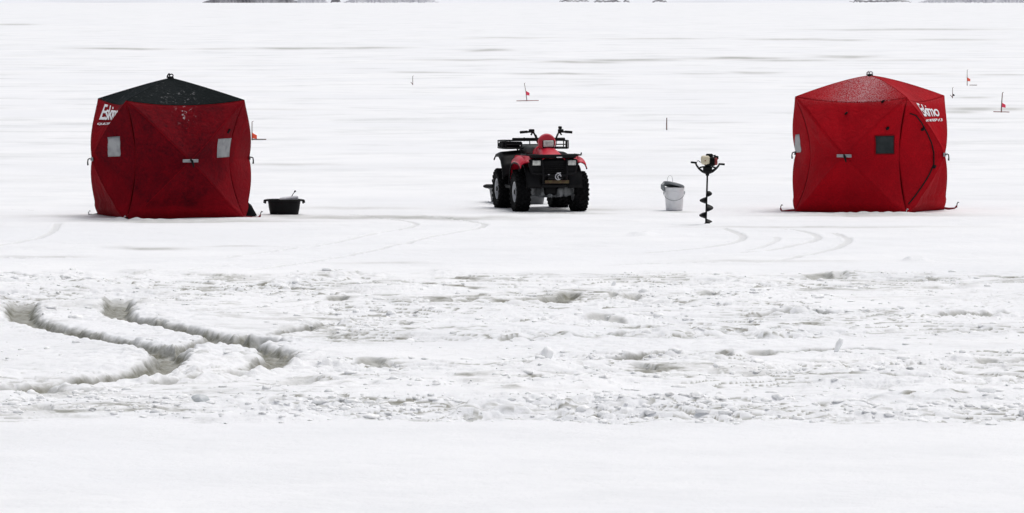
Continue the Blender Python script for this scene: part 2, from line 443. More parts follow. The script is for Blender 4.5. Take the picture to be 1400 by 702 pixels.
# ------------------------------------------------------------------ mesh building
class MB:
    def __init__(s): s.v = []; s.f = []

    def add(s, vs, fs, T=None):
        o = len(s.v)
        for p in vs:
            p = Vector(p)
            s.v.append(tuple(T @ p if T else p))
        s.f += [tuple(o + i for i in f) for f in fs]
        return s

    def rbox(s, c, size, r=.01, k=2, rot=None, fn=None):
        """box with rounded edges"""
        h = [q / 2 for q in size]; r = min(r, min(h) * .98)
        n = 2 * k + 2
        co = [-1 + 2 * i / (n - 1) for i in range(n)]
        idx = {}; vs = []; fs = []

        def vid(d):
            key = tuple(round(q, 5) for q in d)
            if key not in idx:
                t = [math.tan(q * PI / 4) for q in d]
                L_ = math.sqrt(sum(q * q for q in t))
                p = [math.copysign(h[i] - r, d[i]) + r * t[i] / L_ for i in range(3)]
                idx[key] = len(vs); vs.append(p)
            return idx[key]
        for ax in range(3):
            for sg in (-1, 1):
                a1, a2 = (ax + 1) % 3, (ax + 2) % 3
                for i in range(n - 1):
                    for j in range(n - 1):
                        q = []
                        for di, dj in ((0, 0), (1, 0), (1, 1), (0, 1)):
                            d = [0, 0, 0]; d[ax] = sg; d[a1] = co[i + di]; d[a2] = co[j + dj]
                            q.append(vid(d))
                        fs.append(tuple(q if sg > 0 else q[::-1]))
        T = Matrix.Translation(c)
        if rot: T = T @ rot
        if fn: vs = [fn(Vector(p)) for p in vs]
        return s.add(vs, fs, T)

    def tube(s, pts, r, n=8, cap=True):
        P = [Vector(p) for p in pts]
        R = r if isinstance(r, (list, tuple)) else [r] * len(P)
        vs = []; fs = []
        up = None
        for i, p in enumerate(P):
            t = (P[min(i + 1, len(P) - 1)] - P[max(i - 1, 0)]).normalized()
            if up is None:
                up = Vector((0, 0, 1)) if abs(t.z) < .9 else Vector((1, 0, 0))
            a = t.cross(up).normalized(); up = a.cross(t).normalized()
            for k in range(n):
                an = 2 * PI * k / n
                vs.append(p + (a * math.cos(an) + up * math.sin(an)) * R[i])
        for i in range(len(P) - 1):
            for k in range(n):
                fs.append((i * n + k, i * n + (k + 1) % n, (i + 1) * n + (k + 1) % n, (i + 1) * n + k))
        if cap:
            fs.append(tuple(range(n)))
            fs.append(tuple((len(P) - 1) * n + k for k in reversed(range(n))))
        return s.add(vs, fs)

    def lathe(s, prof, n=32, T=None, closed=False, cap=False):
        """profile [(radius, z)] round z"""
        vs = []; fs = []
        for r, z in prof:
            for k in range(n):
                a = 2 * PI * k / n
                vs.append((r * math.cos(a), r * math.sin(a), z))
        m = len(prof)
        for i in range(m if closed else m - 1):
            j = (i + 1) % m
            for k in range(n):
                fs.append((i * n + k, i * n + (k + 1) % n, j * n + (k + 1) % n, j * n + k))
        if cap:
            fs.append(tuple(reversed(range(n)))); fs.append(tuple((m - 1) * n + k for k in range(n)))
        return s.add(vs, fs, T)

    def loft(s, secs, cap=True, closed=True):
        n = len(secs[0]); vs = [p for q in secs for p in q]; fs = []
        for i in range(len(secs) - 1):
            for k in range(n if closed else n - 1):
                fs.append((i * n + k, i * n + (k + 1) % n, (i + 1) * n + (k + 1) % n, (i + 1) * n + k))
        if cap and closed:
            fs.append(tuple(reversed(range(n)))); fs.append(tuple((len(secs) - 1) * n + k for k in range(n)))
        return s.add(vs, fs)

    def grid(s, fn, nu, nv):
        vs = [fn(i / nu, j / nv) for j in range(nv + 1) for i in range(nu + 1)]
        fs = [(j * (nu + 1) + i, j * (nu + 1) + i + 1, (j + 1) * (nu + 1) + i + 1, (j + 1) * (nu + 1) + i) for j in range(nv) for i in range(nu)]
        return s.add(vs, fs)

    def build(s, name, m, parent=None, smooth=40, solid=0.):
        me = bpy.data.meshes.new(name)
        me.from_pydata(s.v, [], s.f)
        me.update()
        bm = bmesh.new(); bm.from_mesh(me)
        bmesh.ops.recalc_face_normals(bm, faces=bm.faces)
        bm.to_mesh(me); bm.free()
        me.materials.append(m)
        if smooth:
            me.shade_smooth()
            me.set_sharp_from_angle(angle=math.radians(smooth))
        o = bpy.data.objects.new(name, me)
        COL.objects.link(o)
        if parent: o.parent = parent
        if solid:
            md = o.modifiers.new('solid', 'SOLIDIFY'); md.thickness = solid; md.offset = 0
        return o


def tag(o, label=None, cat=None, group=None, kind=None):
    if label: o['label'] = label
    if cat: o['category'] = cat
    if group: o['group'] = group
    if kind: o['kind'] = kind
    return o


def empty(name, loc, rz=0, **k):
    o = bpy.data.objects.new(name, None)
    o.empty_display_size = .2
    COL.objects.link(o)
    o.location = loc; o.rotation_euler = (0, 0, rz)
    return tag(o, **k)


def RZ(a): return Matrix.Rotation(a, 4, 'Z')
def RX(a): return Matrix.Rotation(a, 4, 'X')
def RY(a): return Matrix.Rotation(a, 4, 'Y')


# ------------------------------------------------------------------ ground sheet
def build_ground():
    rows = [-60, -20, 0, 10, 18, 24]
    y = 28.0
    while y < 92:
        rows.append(y)
        y += .09 if y < 41 else (.03 if y < 67 else .055)
    while y < 240:
        rows.append(y); y += .5
    while y < 4500:
        rows.append(y); y *= 1.012
    rows = np.array(rows)
    NC = 1480
    u = np.linspace(-1, 1, NC)
    ext = np.array([1.06, 1.2, 1.5, 2.2, 4, 9])
    u = np.concatenate([-ext[::-1], u, ext])
    hw = .0902 * np.maximum(rows, 30) + 2.2
    # outer columns flare to keep the sheet wide
    X = u[None, :] * hw[:, None] * 1.0
    X = np.where(np.abs(u)[None, :] > 1.5, X + np.sign(u)[None, :] * (np.abs(u)[None, :] - 1.5) * 25, X)
    Y = np.repeat(rows[:, None], len(u), 1)
    nr, nc = X.shape
    x = X.ravel(); yy = Y.ravel()
    CH = 40000
    parts = [surface(x[i:i + CH], yy[i:i + CH]) for i in range(0, len(x), CH)]
    h = np.concatenate([p[0] for p in parts]); sl = np.concatenate([p[1] for p in parts])
    co = np.empty((nr * nc, 3), np.float32)
    co[:, 0] = x; co[:, 1] = yy; co[:, 2] = h
    me = bpy.data.meshes.new('snow_ground')
    me.vertices.add(nr * nc)
    me.vertices.foreach_set('co', co.ravel())
    i = np.arange((nr - 1) * nc, dtype=np.int64).reshape(nr - 1, nc)[:, :-1].ravel()
    q = np.stack([i, i + 1, i + 1 + nc, i + nc], 1).astype(np.int32)
    nf = len(q)
    me.loops.add(nf * 4); me.polygons.add(nf)
    me.loops.foreach_set('vertex_index', q.ravel())
    me.polygons.foreach_set('loop_start', np.arange(0, nf * 4, 4, dtype=np.int32))
    me.polygons.foreach_set('use_smooth', np.ones(nf, bool))
    me.update(calc_edges=True)
    a = me.attributes.new('slush', 'FLOAT', 'POINT')
    a.data.foreach_set('value', sl.astype(np.float32))
    me.materials.append(M['snow'])
    o = bpy.data.objects.new('snow_ground', me)
    COL.objects.link(o)
    tag(o, kind='structure')
    return o


build_ground()


def gz(x, y):
    return float(surface(np.array([x]), np.array([y]))[0][0])


# ------------------------------------------------------------------ loose crumbs of churned snow: nobody could count them
def ico(sub):
    bm = bmesh.new(); bmesh.ops.create_icosphere(bm, subdivisions=sub, radius=1)
    v = np.array([p.co[:] for p in bm.verts]); f = [[q.index for q in p.verts] for p in bm.faces]
    bm.free(); return v, np.array(f)


def crumbs():
    v0, f0 = ico(2)
    N = 60000
    px = rng.uniform(-80, 1480, N); py = rng.uniform(366, 582, N)
    xy = np.array([gnd(a, b) for a, b in zip(px, py)])
    x, y = xy[:, 0], xy[:, 1]
    R = rough_mask(px, py)
    cl = sst(.40, .72, fbm(x, y, .9, 61, 3)) * .8 + .06 + .9 * np.exp(-((py - 560) / 11.0) ** 2) * sst(.4, .6, fbm(x, y, .7, 211, 2))
    keep = rng.uniform(0, 1, N) < R * cl * .30
    x, y, py = x[keep], y[keep], py[keep]
    n = min(len(x), 4200)
    x, y, py = x[:n], y[:n], py[:n]
    h, sl = surface(x, y)
    r = np.clip(rng.lognormal(math.log(.015), .5, n), .006, .05)
    V = []; Fc = []
    nv = len(v0)
    for i in range(n):
        if sl[i] > .45: continue
        s = r[i] * np.array([rng.uniform(.8, 1.5), rng.uniform(.8, 1.5), rng.uniform(.45, .8)])
        d = v0 * (1 + .22 * np.sin(v0 @ rng.normal(0, 2.6, 3) + rng.uniform(0, 6))[:, None] + .12 * np.sin(v0 @ rng.normal(0, 5, 3))[:, None])
        d = d * s
        a = rng.uniform(0, 6.28); c, k = math.cos(a), math.sin(a)
        d = np.stack([d[:, 0] * c - d[:, 1] * k, d[:, 0] * k + d[:, 1] * c, d[:, 2]], 1)
        V.append(d + [x[i], y[i], h[i] + r[i] * -.05])
        Fc.append(f0 + nv * (len(V) - 1))
    V = np.concatenate(V); Fc = np.concatenate(Fc).astype(np.int32)
    me = bpy.data.meshes.new('snow_crumbs')
    me.vertices.add(len(V)); me.vertices.foreach_set('co', V.astype(np.float32).ravel())
    me.loops.add(len(Fc) * 3); me.polygons.add(len(Fc))
    me.loops.foreach_set('vertex_index', Fc.ravel())
    me.polygons.foreach_set('loop_start', np.arange(0, len(Fc) * 3, 3, dtype=np.int32))
    me.polygons.foreach_set('use_smooth', np.ones(len(Fc), bool))
    me.update(calc_edges=True)
    me.materials.append(M['lump'])
    o = bpy.data.objects.new('snow_crumbs', me); COL.objects.link(o)
    tag(o, 'loose crumbs of churned snow along the rutted slush', 'snow crumbs', kind='stuff')


crumbs()


def chunk(px, py, size, label, m='lump', lean=0., seed=1, cat='snow chunk', name='snow_chunk'):
    x, y = gnd(px, py)
    v0, f0 = ico(3)
    g = np.random.default_rng(seed)
    d = v0.copy()
    for k in range(7):
        nrm = g.normal(0, 1, 3); nrm /= np.linalg.norm(nrm)
        t = d @ nrm; cut = g.uniform(.55, .85)
        d = d - np.maximum(t - cut, 0)[:, None] * nrm
    d = d * (1 + .05 * np.sin(d @ g.normal(0, 6, 3))[:, None])
    d = d * np.array(size) / 2
    d[:, 0] += lean * (d[:, 2] + size[2] / 2)
    b = MB(); b.add([tuple(p) for p in d], [tuple(f) for f in f0])
    o = b.build(name, M[m], smooth=35)
    o.location = (x, y, gz(x, y) + size[2] * .36)
    tag(o, label, cat)
    return o


chunk(745, 491, (.11, .09, .15), 'upright rounded slab of snow standing beside the long rut, near the middle', lean=.25, seed=3)
chunk(1143, 482, (.07, .06, .15), 'thin pointed shard of snow sticking up beyond the smooth lane, right of centre', lean=.3, seed=5)
chunk(273, 557, (.15, .12, .085), 'smooth grey lump of ice in the front row of churned snow, left side', m='ice', seed=8, cat='ice chunk', name='ice_chunk')
chunk(1345, 541, (.18, .12, .09), 'angular snow block tipped up in the front row of churned snow, far right', m='lump', lean=.4, seed=12)
chunk(1199, 505, (.11, .10, .07), 'small round snow block in the churned snow right of centre', seed=14)
chunk(836, 393, (.06, .06, .10), 'small tilted splinter of snow beyond the slushy pit at the centre', lean=.5, seed=17)


# ------------------------------------------------------------------ far shore
def shore():
    b = MB()
    rows = [(1772, 0), (1790, .25), (1815, 1.0), (1900, 5.5), (2100, 26), (2500, 48)]
    nx = 90

    def fn(u, v):
        k = v * (len(rows) - 1); i = min(int(k), len(rows) - 2); t = k - i
        y = rows[i][0] * (1 - t) + rows[i + 1][0] * t
        z = rows[i][1] * (1 - t) + rows[i + 1][1] * t
        x = -520 + 1040 * u
        n = float(fbm(np.array([x]), np.array([y]), 120, 301, 4)[0])
        return (x, y + 14 * (n - .5), z * (.6 + .8 * n) - .05)
    b.grid(fn, nx, 25)
    o = b.build('hills', M['snow_far'], smooth=80)
    tag(o, kind='structure')


M['snow_far'] = mat('shore_snow', (.80, .81, .85), .85, spec=.2, noise=(.02, (.70, .71, .76), .45, .65))
shore()


def ledge(px0, px1, z0, z1, label, m='rock', seed=1, name='rock_ledge', cat='rock ledge'):
    Yd = 1766
    x0 = (px0 - 700) / F * Yd; x1 = (px1 - 700) / F * Yd
    g = np.random.default_rng(seed)
    n = max(6, int((x1 - x0) / .5))
    b = MB()
    secs = []
    for i in range(n + 1):
        t = i / n
        e = min(1, t * 8, (1 - t) * 8) * .9 + .1
        w = 1.6 * (.7 + .6 * g.random()) * e
        zb = z0 + .1 * g.normal() * (1 if z0 > 0 else 0)
        zt = zb + (z1 - z0) * (.65 + .6 * g.random()) * e
        x = x0 + (x1 - x0) * t
        secs.append([(x, -w, zb), (x, w, zb), (x, w * .8, zt), (x, -w * .6, zt)])
    b.loft(secs)
    o = b.build(name, M[m], smooth=20)
    o.location = (0, Yd, 0)
    tag(o, label, cat)


ledge(277, 410, .0, 1.5, 'longest dark rocky strip along the far shore, beyond the black roofed tent', seed=1)
ledge(405, 448, .0, 1.4, 'grey brushy strip running right from the longest dark shore strip', m='brush', seed=2, name='shore_brush', cat='brush')
ledge(452, 466, .2, 1.4, 'short dark rock on the far shore just right of the longest strip', seed=3)
ledge(470, 600, .1, 1.3, 'pale grey brush strip on the far shore left of centre', m='brush', seed=4, name='shore_brush', cat='brush')
ledge(764, 806, .35, .9, 'thin broken dark ledge on the far shore right of centre, leftmost of its row', seed=5)
ledge(811, 849, .2, .75, 'thin broken dark ledge on the far shore, second of the row right of centre', seed=6)
ledge(852, 861, .25, .75, 'tiny dark dash of rock on the far shore between two longer ledges', seed=7)
ledge(891, 912, .3, .85, 'short dark ledge on the far shore beyond the white bucket', seed=8)
ledge(1160, 1246, .25, .8, 'thin dark ledge on the far shore beyond the all red tent', seed=9)
ledge(1255, 1470, .1, 1.4, 'pale lavender brush strip on the far shore at the right edge', m='brush', seed=10, name='shore_brush', cat='brush')


# ------------------------------------------------------------------ hub tents
class Tent:
    W, H, ZA, BU, E, ET, EB, DR = 1.725, 1.68, 1.985, .29, .18, .10, .05, .075

    def wall(s, k, u, v, off=0.):
        a = abs(u); t = abs(2 * v - 1); m = max(a, t); q = min(a, t) / m if m > 1e-6 else 1
        e = s.E if a > t else (s.ET if v > .5 else s.EB)
        w = q ** 1.6
        d = w * s.BU * (1 - m ** 1.6) + (1 - w) * (s.BU - (s.BU + e) * m)
        # gentle pull folds that run from the hub and the corners
        ang = math.atan2(2 * v - 1, u)
        d += .006 * math.sin(ang * 13 + k) * m * (1 - m) * 3 + .004 * math.sin(ang * 29 + 2 * k) * m * (1 - m) * 3
        if v < .13:                                # the skirt folds in a little above the ice
            d += .04 * math.sin(PI * v / .13) * (1 - a ** 4)
        x = u * s.W / 2 - math.copysign(1, u) * s.E * (1 - t * t) * a ** 3
        if v < .06: x += .012 * math.sin(u * 17 + k) * (1 - a) * (1 - v / .06)
        z = v * s.H - s.DR * (1 - a * a) * v ** 8
        y = -(s.W / 2 + d + off)
        c, n = math.cos(k * PI / 2), math.sin(k * PI / 2)
        return Vector((x * c - y * n, x * n + y * c, z))

    def roof(s, k, u, r, off=0.):
        x = u * r * s.W / 2
        out = r * s.W / 2 - s.ET * (1 - abs(u) ** 1.6) * r * r
        z = s.ZA - (s.ZA - s.H) * r ** s.RP - s.DR * (1 - u * u) * r ** 3 - .035 * (1 - abs(u)) * 4 * r * (1 - r) + off
        y = -out
        c, n = math.cos(k * PI / 2), math.sin(k * PI / 2)
        return Vector((x * c - y * n, x * n + y * c, z))

    def __init__(s, name, cpx, base_py, rz, label, wall_m, roof_m, trim_m, RP=1.35):
        s.RP = RP
        s.rz = rz
        x, y = gnd(cpx, base_py)
        y += s.W / 2
        x = (cpx - 700) / F * y
        s.o = empty(name, (x, y, -.012), rz, label=label, cat='ice fishing tent')
        s.loc = Vector((x, y, -.012))
        n = 56
        b = MB()
        for k in range(4):
            b.grid(lambda i, j, k=k: s.wall(k, 2 * i - 1, j), n, n)
        w = b.build('tent_wall', wall_m, s.o, smooth=0, solid=.004)
        w.data.shade_smooth()
        s.wall_o = w
        b = MB()
        for k in range(4):
            b.grid(lambda i, j, k=k: s.roof(k, 2 * i - 1, max(j, .001), .004), n, 28)
        r = b.build('roof', roof_m, s.o, smooth=0, solid=.004)
        r.data.shade_smooth()
        s.roof_o = r
        # piping along the seams
        for k in range(4):
            b = MB(); b.tube([s.wall(k, 1, j / 20) for j in range(21)], .004, 6)
            b.build('seam_piping', trim_m, s.o)
            if roof_m is not wall_m:
                b = MB(); b.tube([s.wall(k, -1 + j / 12, 1) + Vector((0, 0, .004)) for j in range(25)], .004, 6)
                b.build('eave_piping', trim_m, s.o)
            b = MB(); b.tube([s.roof(k, 1, max(j / 16, .01), .006) for j in range(17)], .005, 6)
            b.build('roof_piping', roof_m, s.o)
        # soft ridges where the poles press from inside
        for k in (0, 1, 2, 3):
            b = MB()
            for su in (-1, 1):
                for sv in (-1, 1):
                    b.tube([s.wall(k, su * t / 16, .5 + sv * t / 32, -.001) for t in range(17)], .0045, 6)
            b.build('pole_sleeve', wall_m, s.o)
        # hub patches, pull loops
        for k in range(4):
            p = s.wall(k, 0, .5, .004)
            c = RZ(k * PI / 2)
            b = MB()
            b.rbox((0, 0, 0), (.225 if k == 0 else .12, .012, .045 if k == 0 else .055), .005, 1)
            h = b.build('hub_patch', M['silver_tape'], s.o)
            h.location = p; h.rotation_euler = (0, 0, k * PI / 2)
            b = MB()
            if k == 0:
                b.tube([(0, -.004, .02), (.015, -.03, 0), (.03, -.035, -.05), (.04, -.02, -.09)], [.012, .018, .014, .010], 6)
            else:
                b.tube([(0, -.004, 0), (0, -.04, .010), (0, -.055, 0), (0, -.062, -.04), (0, -.058, -.085)], [.007, .009, .009, .009, .013], 7)
            l = b.build('pull_strap', M['strap'], s.o)
            l.location = p; l.rotation_euler = (0, 0, k * PI / 2)
        # roof hub with its pull ring
        b = MB()
        b.lathe([(.0, .03), (.035, .028), (.045, .012), (.05, -.01)], 20, Matrix.Translation((0, 0, s.ZA)))
        b.build('roof_hub', M['black'], s.o)
        b = MB()
        ring = [(.026 * math.cos(t * PI / 9) + .01, .01 * math.sin(t * PI / 4.5), s.ZA + .042 + .020 * math.sin(t * PI / 9)) for t in range(19)]
        b.tube(ring, .009, 6)
        b.tube([(-.05, 0, s.ZA + .01), (-.045, -.01, s.ZA + .045), (-.02, 0, s.ZA + .07)], .012, 6)
        b.build('pull_ring', M['steel'] if 'all' in label else M['strap'], s.o)

    def to_world(s, p):
        return s.loc + RZ(s.rz) @ p

    def find(s, ks, px, py):
        """surface point of the given faces that the photo shows at (px, py)"""
        if not hasattr(s, 'cache'): s.cache = {}
        best = None
        for k in ks:
            if k not in s.cache:
                s.cache[k] = []
                for i in range(61):
                    for j in range(61):
                        u, v = -1 + 2 * i / 60, j / 60
                        w = s.to_world(s.wall(k, u, v))
                        # does the cloth face the viewer here?
                        n_ = RZ(s.rz) @ ((s.wall(k, min(u + .02, 1), v) - s.wall(k, max(u - .02, -1), v)).cross(s.wall(k, u, min(v + .02, 1)) - s.wall(k, u, max(v - .02, 0))))
                        s.cache[k].append((*project(w.x, w.y, w.z), u, v, 0 if n_.y < 0 else 4.0))
            for a, b, u, v, pen in s.cache[k]:
                d = (a - px) ** 2 + (b - py) ** 2 + pen
                if best is None or d < best[0]: best = (d, k, u, v)
        d, k, u, v = best
        d = 1e9
        st = 1 / 60
        for it in range(6):
            st /= 2
            for du in (-2, -1, 0, 1, 2):
                for dv in (-2, -1, 0, 1, 2):
                    uu, vv = max(-1, min(1, u + 2 * du * st)), max(0, min(1, v + dv * st))
                    w = s.to_world(s.wall(k, uu, vv))
                    a, b = project(w.x, w.y, w.z)
                    e = (a - px) ** 2 + (b - py) ** 2
                    if e < d: d, u1, v1 = e, uu, vv; u, v = u1, v1
        return k, u, v

    def patch(s, name, k, corners, m, off=.008, n=8, border=None):
        """corners BL BR TR TL in photo pixels"""
        C = [s.find([k], *c)[1:] for c in corners]

        def uv(i, j):
            a = [C[0][q] * (1 - i) + C[1][q] * i for q in (0, 1)]
            b = [C[3][q] * (1 - i) + C[2][q] * i for q in (0, 1)]
            return [a[q] * (1 - j) + b[q] * j for q in (0, 1)]
        b = MB()
        b.grid(lambda i, j: s.wall(k, *uv(i, j), off), n, n)
        o = b.build(name, m, s.o, smooth=60, solid=.003)
        if border:
            b = MB()
            e = [(t / 8, 0) for t in range(8)] + [(1, t / 8) for t in range(8)] + [(1 - t / 8, 1) for t in range(8)] + [(0, 1 - t / 8) for t in range(9)]
            b.tube([s.wall(k, *uv(*p), off + .002) for p in e], .008, 5)
            fr = b.build('window_frame', border, o)
            fr.parent = o
        return o

    def text(s, name, k, corners, body, m, off=.012, bold=.012, flip=False):
        C = [s.find([k], *c)[1:] for c in corners]
        cu = bpy.data.curves.new(name + '_curve', 'FONT')
        cu.body = body; cu.size = 1; cu.offset = bold; cu.resolution_u = 3; cu.space_character = .86
        to = bpy.data.objects.new(name + '_curve', cu); COL.objects.link(to)
        dg = bpy.context.evaluated_depsgraph_get()
        me = bpy.data.meshes.new_from_object(to.evaluated_get(dg))
        bpy.data.objects.remove(to); bpy.data.curves.remove(cu)
        bm = bmesh.new(); bm.from_mesh(me)
        bmesh.ops.triangulate(bm, faces=bm.faces)
        for _ in range(2):
            bmesh.ops.subdivide_edges(bm, edges=[e for e in bm.edges if e.calc_length() > .08], cuts=1, use_grid_fill=True)
        bmesh.ops.triangulate(bm, faces=bm.faces)
        xs = [v.co.x for v in bm.verts]; ys = [v.co.y for v in bm.verts]
        x0, x1, y0, y1 = min(xs), max(xs), min(ys), max(ys)
        for v in bm.verts:
            i = (v.co.x - x0) / (x1 - x0); j = (v.co.y - y0) / (y1 - y0)
            a = [C[0][q] * (1 - i) + C[1][q] * i for q in (0, 1)]
            b = [C[3][q] * (1 - i) + C[2][q] * i for q in (0, 1)]
            u, w = [a[q] * (1 - j) + b[q] * j for q in (0, 1)]
            v.co = s.wall(k, u, w, off)
        me2 = bpy.data.meshes.new(name); bm.to_mesh(me2); bm.free()
        me2.materials.append(m)
        o = bpy.data.objects.new(name, me2); COL.objects.link(o); o.parent = s.o
        bpy.data.meshes.remove(me)
        md = o.modifiers.new('solid', 'SOLIDIFY'); md.thickness = .002
        return o

    def snow(s, fn_wall, fn_roof):
        for o, fn in ((s.wall_o, fn_wall), (s.roof_o, fn_roof)):
            a = o.data.attributes.new('snow', 'FLOAT', 'POINT')
            a.data.foreach_set('value', [max(0., min(1., fn(v.co))) for v in o.data.vertices])

    def strap(s, sx, sy, pts, flap=True, m='red_strap'):
        """tie-down strap at a base corner and the screw anchor at its end, points from the corner outwards"""
        b = MB()
        P = [Vector((sx * s.W / 2 * .97, sy * s.W / 2 * .97, .03))] + [Vector((sx * s.W / 2, sy * s.W / 2, 0)) + Vector(p) for p in pts]
        b.tube(P, [.02, .018] + [.013] * (len(P) - 2), 6)
        st = b.build('anchor_strap', M[m], s.o)
        e = P[-1]
        b = MB()
        b.tube([e + Vector((0, 0, -.03)), e + Vector((.005, 0, .03)), e + Vector((.02, 0, .055)), e + Vector((.035, 0, .045))], .007, 6)
        a = b.build('ice_anchor', M['steel'] if m != 'red_strap' else M['strap'], s.o)


red1 = fabric('dark_red_cloth', (.26, .003, .009), (.19, .003, .008), snow=(16, .56), darker=(.055, .002, .006))
red2 = fabric('red_cloth', (.43, .004, .011), (.34, .004, .010), snow=(60, .46))
blackc = fabric('black_cloth', (.006, .010, .011), (.004, .007, .008), snow=(16, .57))
trim = mat('dark_red_piping', (.20, .004, .008), .8, spec=.1)
trimb = mat('black_piping', (.01, .012, .014), .8, spec=.1)

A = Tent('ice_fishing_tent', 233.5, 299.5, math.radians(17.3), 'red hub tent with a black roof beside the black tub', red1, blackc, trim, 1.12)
lz = lambda X, Y: (100 + X / 3.191, 90 + Y / 3.191)
A.patch('window', 3, [lz(155, 398), lz(208, 396), lz(206, 308), lz(152, 312)], M['silver_tape'])
A.patch('window', 0, [lz(627, 402), lz(687, 398), lz(690, 316), lz(632, 320)], M['silver_tape'])
A.text('logo_lettering', 3, [(136.3, 164), (158.5, 163.5), (164, 146), (144.5, 142.5)], 'Eskimo', M['letter'], bold=.012)
A.text('logo_lettering', 3, [(133.6, 171.5), (150, 171.2), (151.5, 166.5), (134.2, 168.2)], 'QUICKFISH 3', M['letter'], bold=.02)
A.strap(1, -1, [(.12, -.03, .015), (.20, -.02, .02), (.23, 0, .05)])
A.strap(-1, 1, [(-.08, .0, .01), (-.15, 0, .02)], m='strap')
A.strap(-1, -1, [(-.03, -.05, .02), (-.06, -.08, .01)], m='strap')


def a_roof(p):
    e = max(abs(p.x), abs(p.y)) / (A.W / 2)
    front = 1 if -p.y > abs(p.x) else .8
    return (sst(.90, .99, e) * .8 + .55 * math.exp(-((p.x - .05) / .22) ** 2 - ((p.y + .6) / .2) ** 2) + .12 * (p.x < -.1)) * front


A.snow(lambda p: 1.3 * math.exp(-((p.x - .0) / .10) ** 2 - ((p.z - 1.5) / .12) ** 2) if p.y < -.5 else 0, a_roof)
_a = A.wall_o.data.attributes.new('darker', 'FLOAT', 'POINT')  # mask of darker cloth, strongest across the front and left walls


def darker(p):
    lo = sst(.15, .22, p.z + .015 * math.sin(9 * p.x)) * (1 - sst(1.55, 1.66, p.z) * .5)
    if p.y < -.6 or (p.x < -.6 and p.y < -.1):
        tri = sst(-.10, .06, (p.z - .15) - (p.x - .05) * .95) if p.x > .05 else 1.0     # lighter cloth low on the right
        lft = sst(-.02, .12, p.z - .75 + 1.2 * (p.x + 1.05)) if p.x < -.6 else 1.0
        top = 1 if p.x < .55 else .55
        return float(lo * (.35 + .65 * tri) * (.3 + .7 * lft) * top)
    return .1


_a.data.foreach_set('value', [darker(v.co) for v in A.wall_o.data.vertices])
# little black toggle above the right window
k, u, v = A.find([0], *lz(677, 287))
b = MB(); b.tube([A.wall(k, u - .02, v - .015, .012), A.wall(k, u + .03, v + .018, .02)], .016, 6); b.build('toggle', M['strap'], A.o)

B = Tent('ice_fishing_tent', 1189.5, 290.5, math.radians(-22.5), 'all red hub tent with a snow dusted red roof and a curved door zip', red2, red2, trim)
rz_ = lambda X, Y: (1060 + X / 3.342, 90 + Y / 3.342)
B.patch('window', 0, [rz_(458, 405), rz_(545, 404), rz_(545, 318), rz_(456, 320)], mat('dark_clear_vinyl', (.012, .018, .020), .5, spec=.2, noise=(9, (.024, .032, .034), .4, .7)), border=trim)
B.patch('window', 3, [rz_(99, 398), rz_(119, 396), rz_(112, 313), rz_(95, 315)], M['silver_tape'])
B.text('logo_lettering', 1, [(1263.3, 159.5), (1284.3, 159.3), (1280, 145), (1251.8, 140.8)], 'Eskimo', M['letter'], bold=.012)
B.text('logo_lettering', 1, [(1265.5, 166.5), (1287.5, 166.7), (1287.5, 162), (1265.5, 163.6)], 'QUICKFISH 3', M['letter'], bold=.02)
zp = [(612, 219), (640, 228), (665, 260), (692, 310), (712, 355), (722, 400), (722, 450), (700, 500), (672, 545), (640, 590), (606, 632)]
b = MB()
pts = []
for X, Y in zp:
    k, u, v = B.find([0, 1], *rz_(X, Y))
    pts.append(B.wall(k, u, v, .009))
b.tube(pts, .010, 6)
b.build('door_zip', M['strap'], B.o)
for X, Y in ((515, 288), (670, 290), (722, 462), (325, 218), (492, 160)):
    k, u, v = B.find([0, 1], *rz_(X, Y))
    b = MB()
    b.tube([B.wall(k, u - .022, v - .012, .010), B.wall(k, u - .012, v - .006, .018), B.wall(k, u + .012, v + .008, .022), B.wall(k, u + .024, v + .012, .012)], [.008, .022, .022, .008] if X > 500 else [.006, .014, .014, .006], 8)
    b.build('toggle', M['strap'], B.o)
B.strap(-1, -1, [(-.10, -.02, .02), (-.20, 0, .012), (-.23, .02, .05)])
B.strap(1, 1, [(.08, -.02, .015), (.17, 0, .025), (.2, 0, .06)])
B.strap(1, -1, [(0, -.03, .0), (.01, -.06, .02)], m='strap')
B.snow(lambda p: .35 * math.exp(-((p.z - 1.62) / .05) ** 2) * .12,
       lambda p: (1.0 * math.exp(-((p.x - .1) / .42) ** 2) * (p.y < 0 and -p.y > p.x * .95) * .55 + .02))

# ------------------------------------------------------------------ bag behind the first tent
x, y = gnd(338.5, 297.5)
b = MB()
b.rbox((0, 0, .1), (.19, .3, .21), .06, 4, fn=lambda p: Vector((p.x * (1.15 - 1.7 * (p.z + .1)) + (.03 if p.z < 0 else -.01), p.y * (1 - p.z), p.z + .01 * math.sin(30 * p.x + 20 * p.y))))
o = b.build('duffel_bag', M['dark_cloth'])
o.location = (x - .02, y + .35, -.02)
tag(o, 'small slumped black bag half hidden behind the black roofed tent', 'bag')
b = MB(); b.tube([(-.03, -.06, .2), (0, -.1, .25), (.03, -.06, .19)], .01, 6); b.build('handle', M['strap'], o)

# ------------------------------------------------------------------ black tub with gear in it
x, y = gnd(388, 293.8)
y += .16
T_ = empty('utility_tub', (x, y, -.01), math.radians(3), label='round shouldered black plastic tub with lug handles right of the black roofed tent', cat='tub')


def oval(rx, ry, z, n=40, p=3.2):
    out = []
    for i in range(n):
        a = 2 * PI * i / n
        c, s_ = math.cos(a), math.sin(a)
        k = (abs(c) ** p + abs(s_) ** p) ** (-1 / p)
        out.append((rx * c * k, ry * s_ * k, z))
    return out


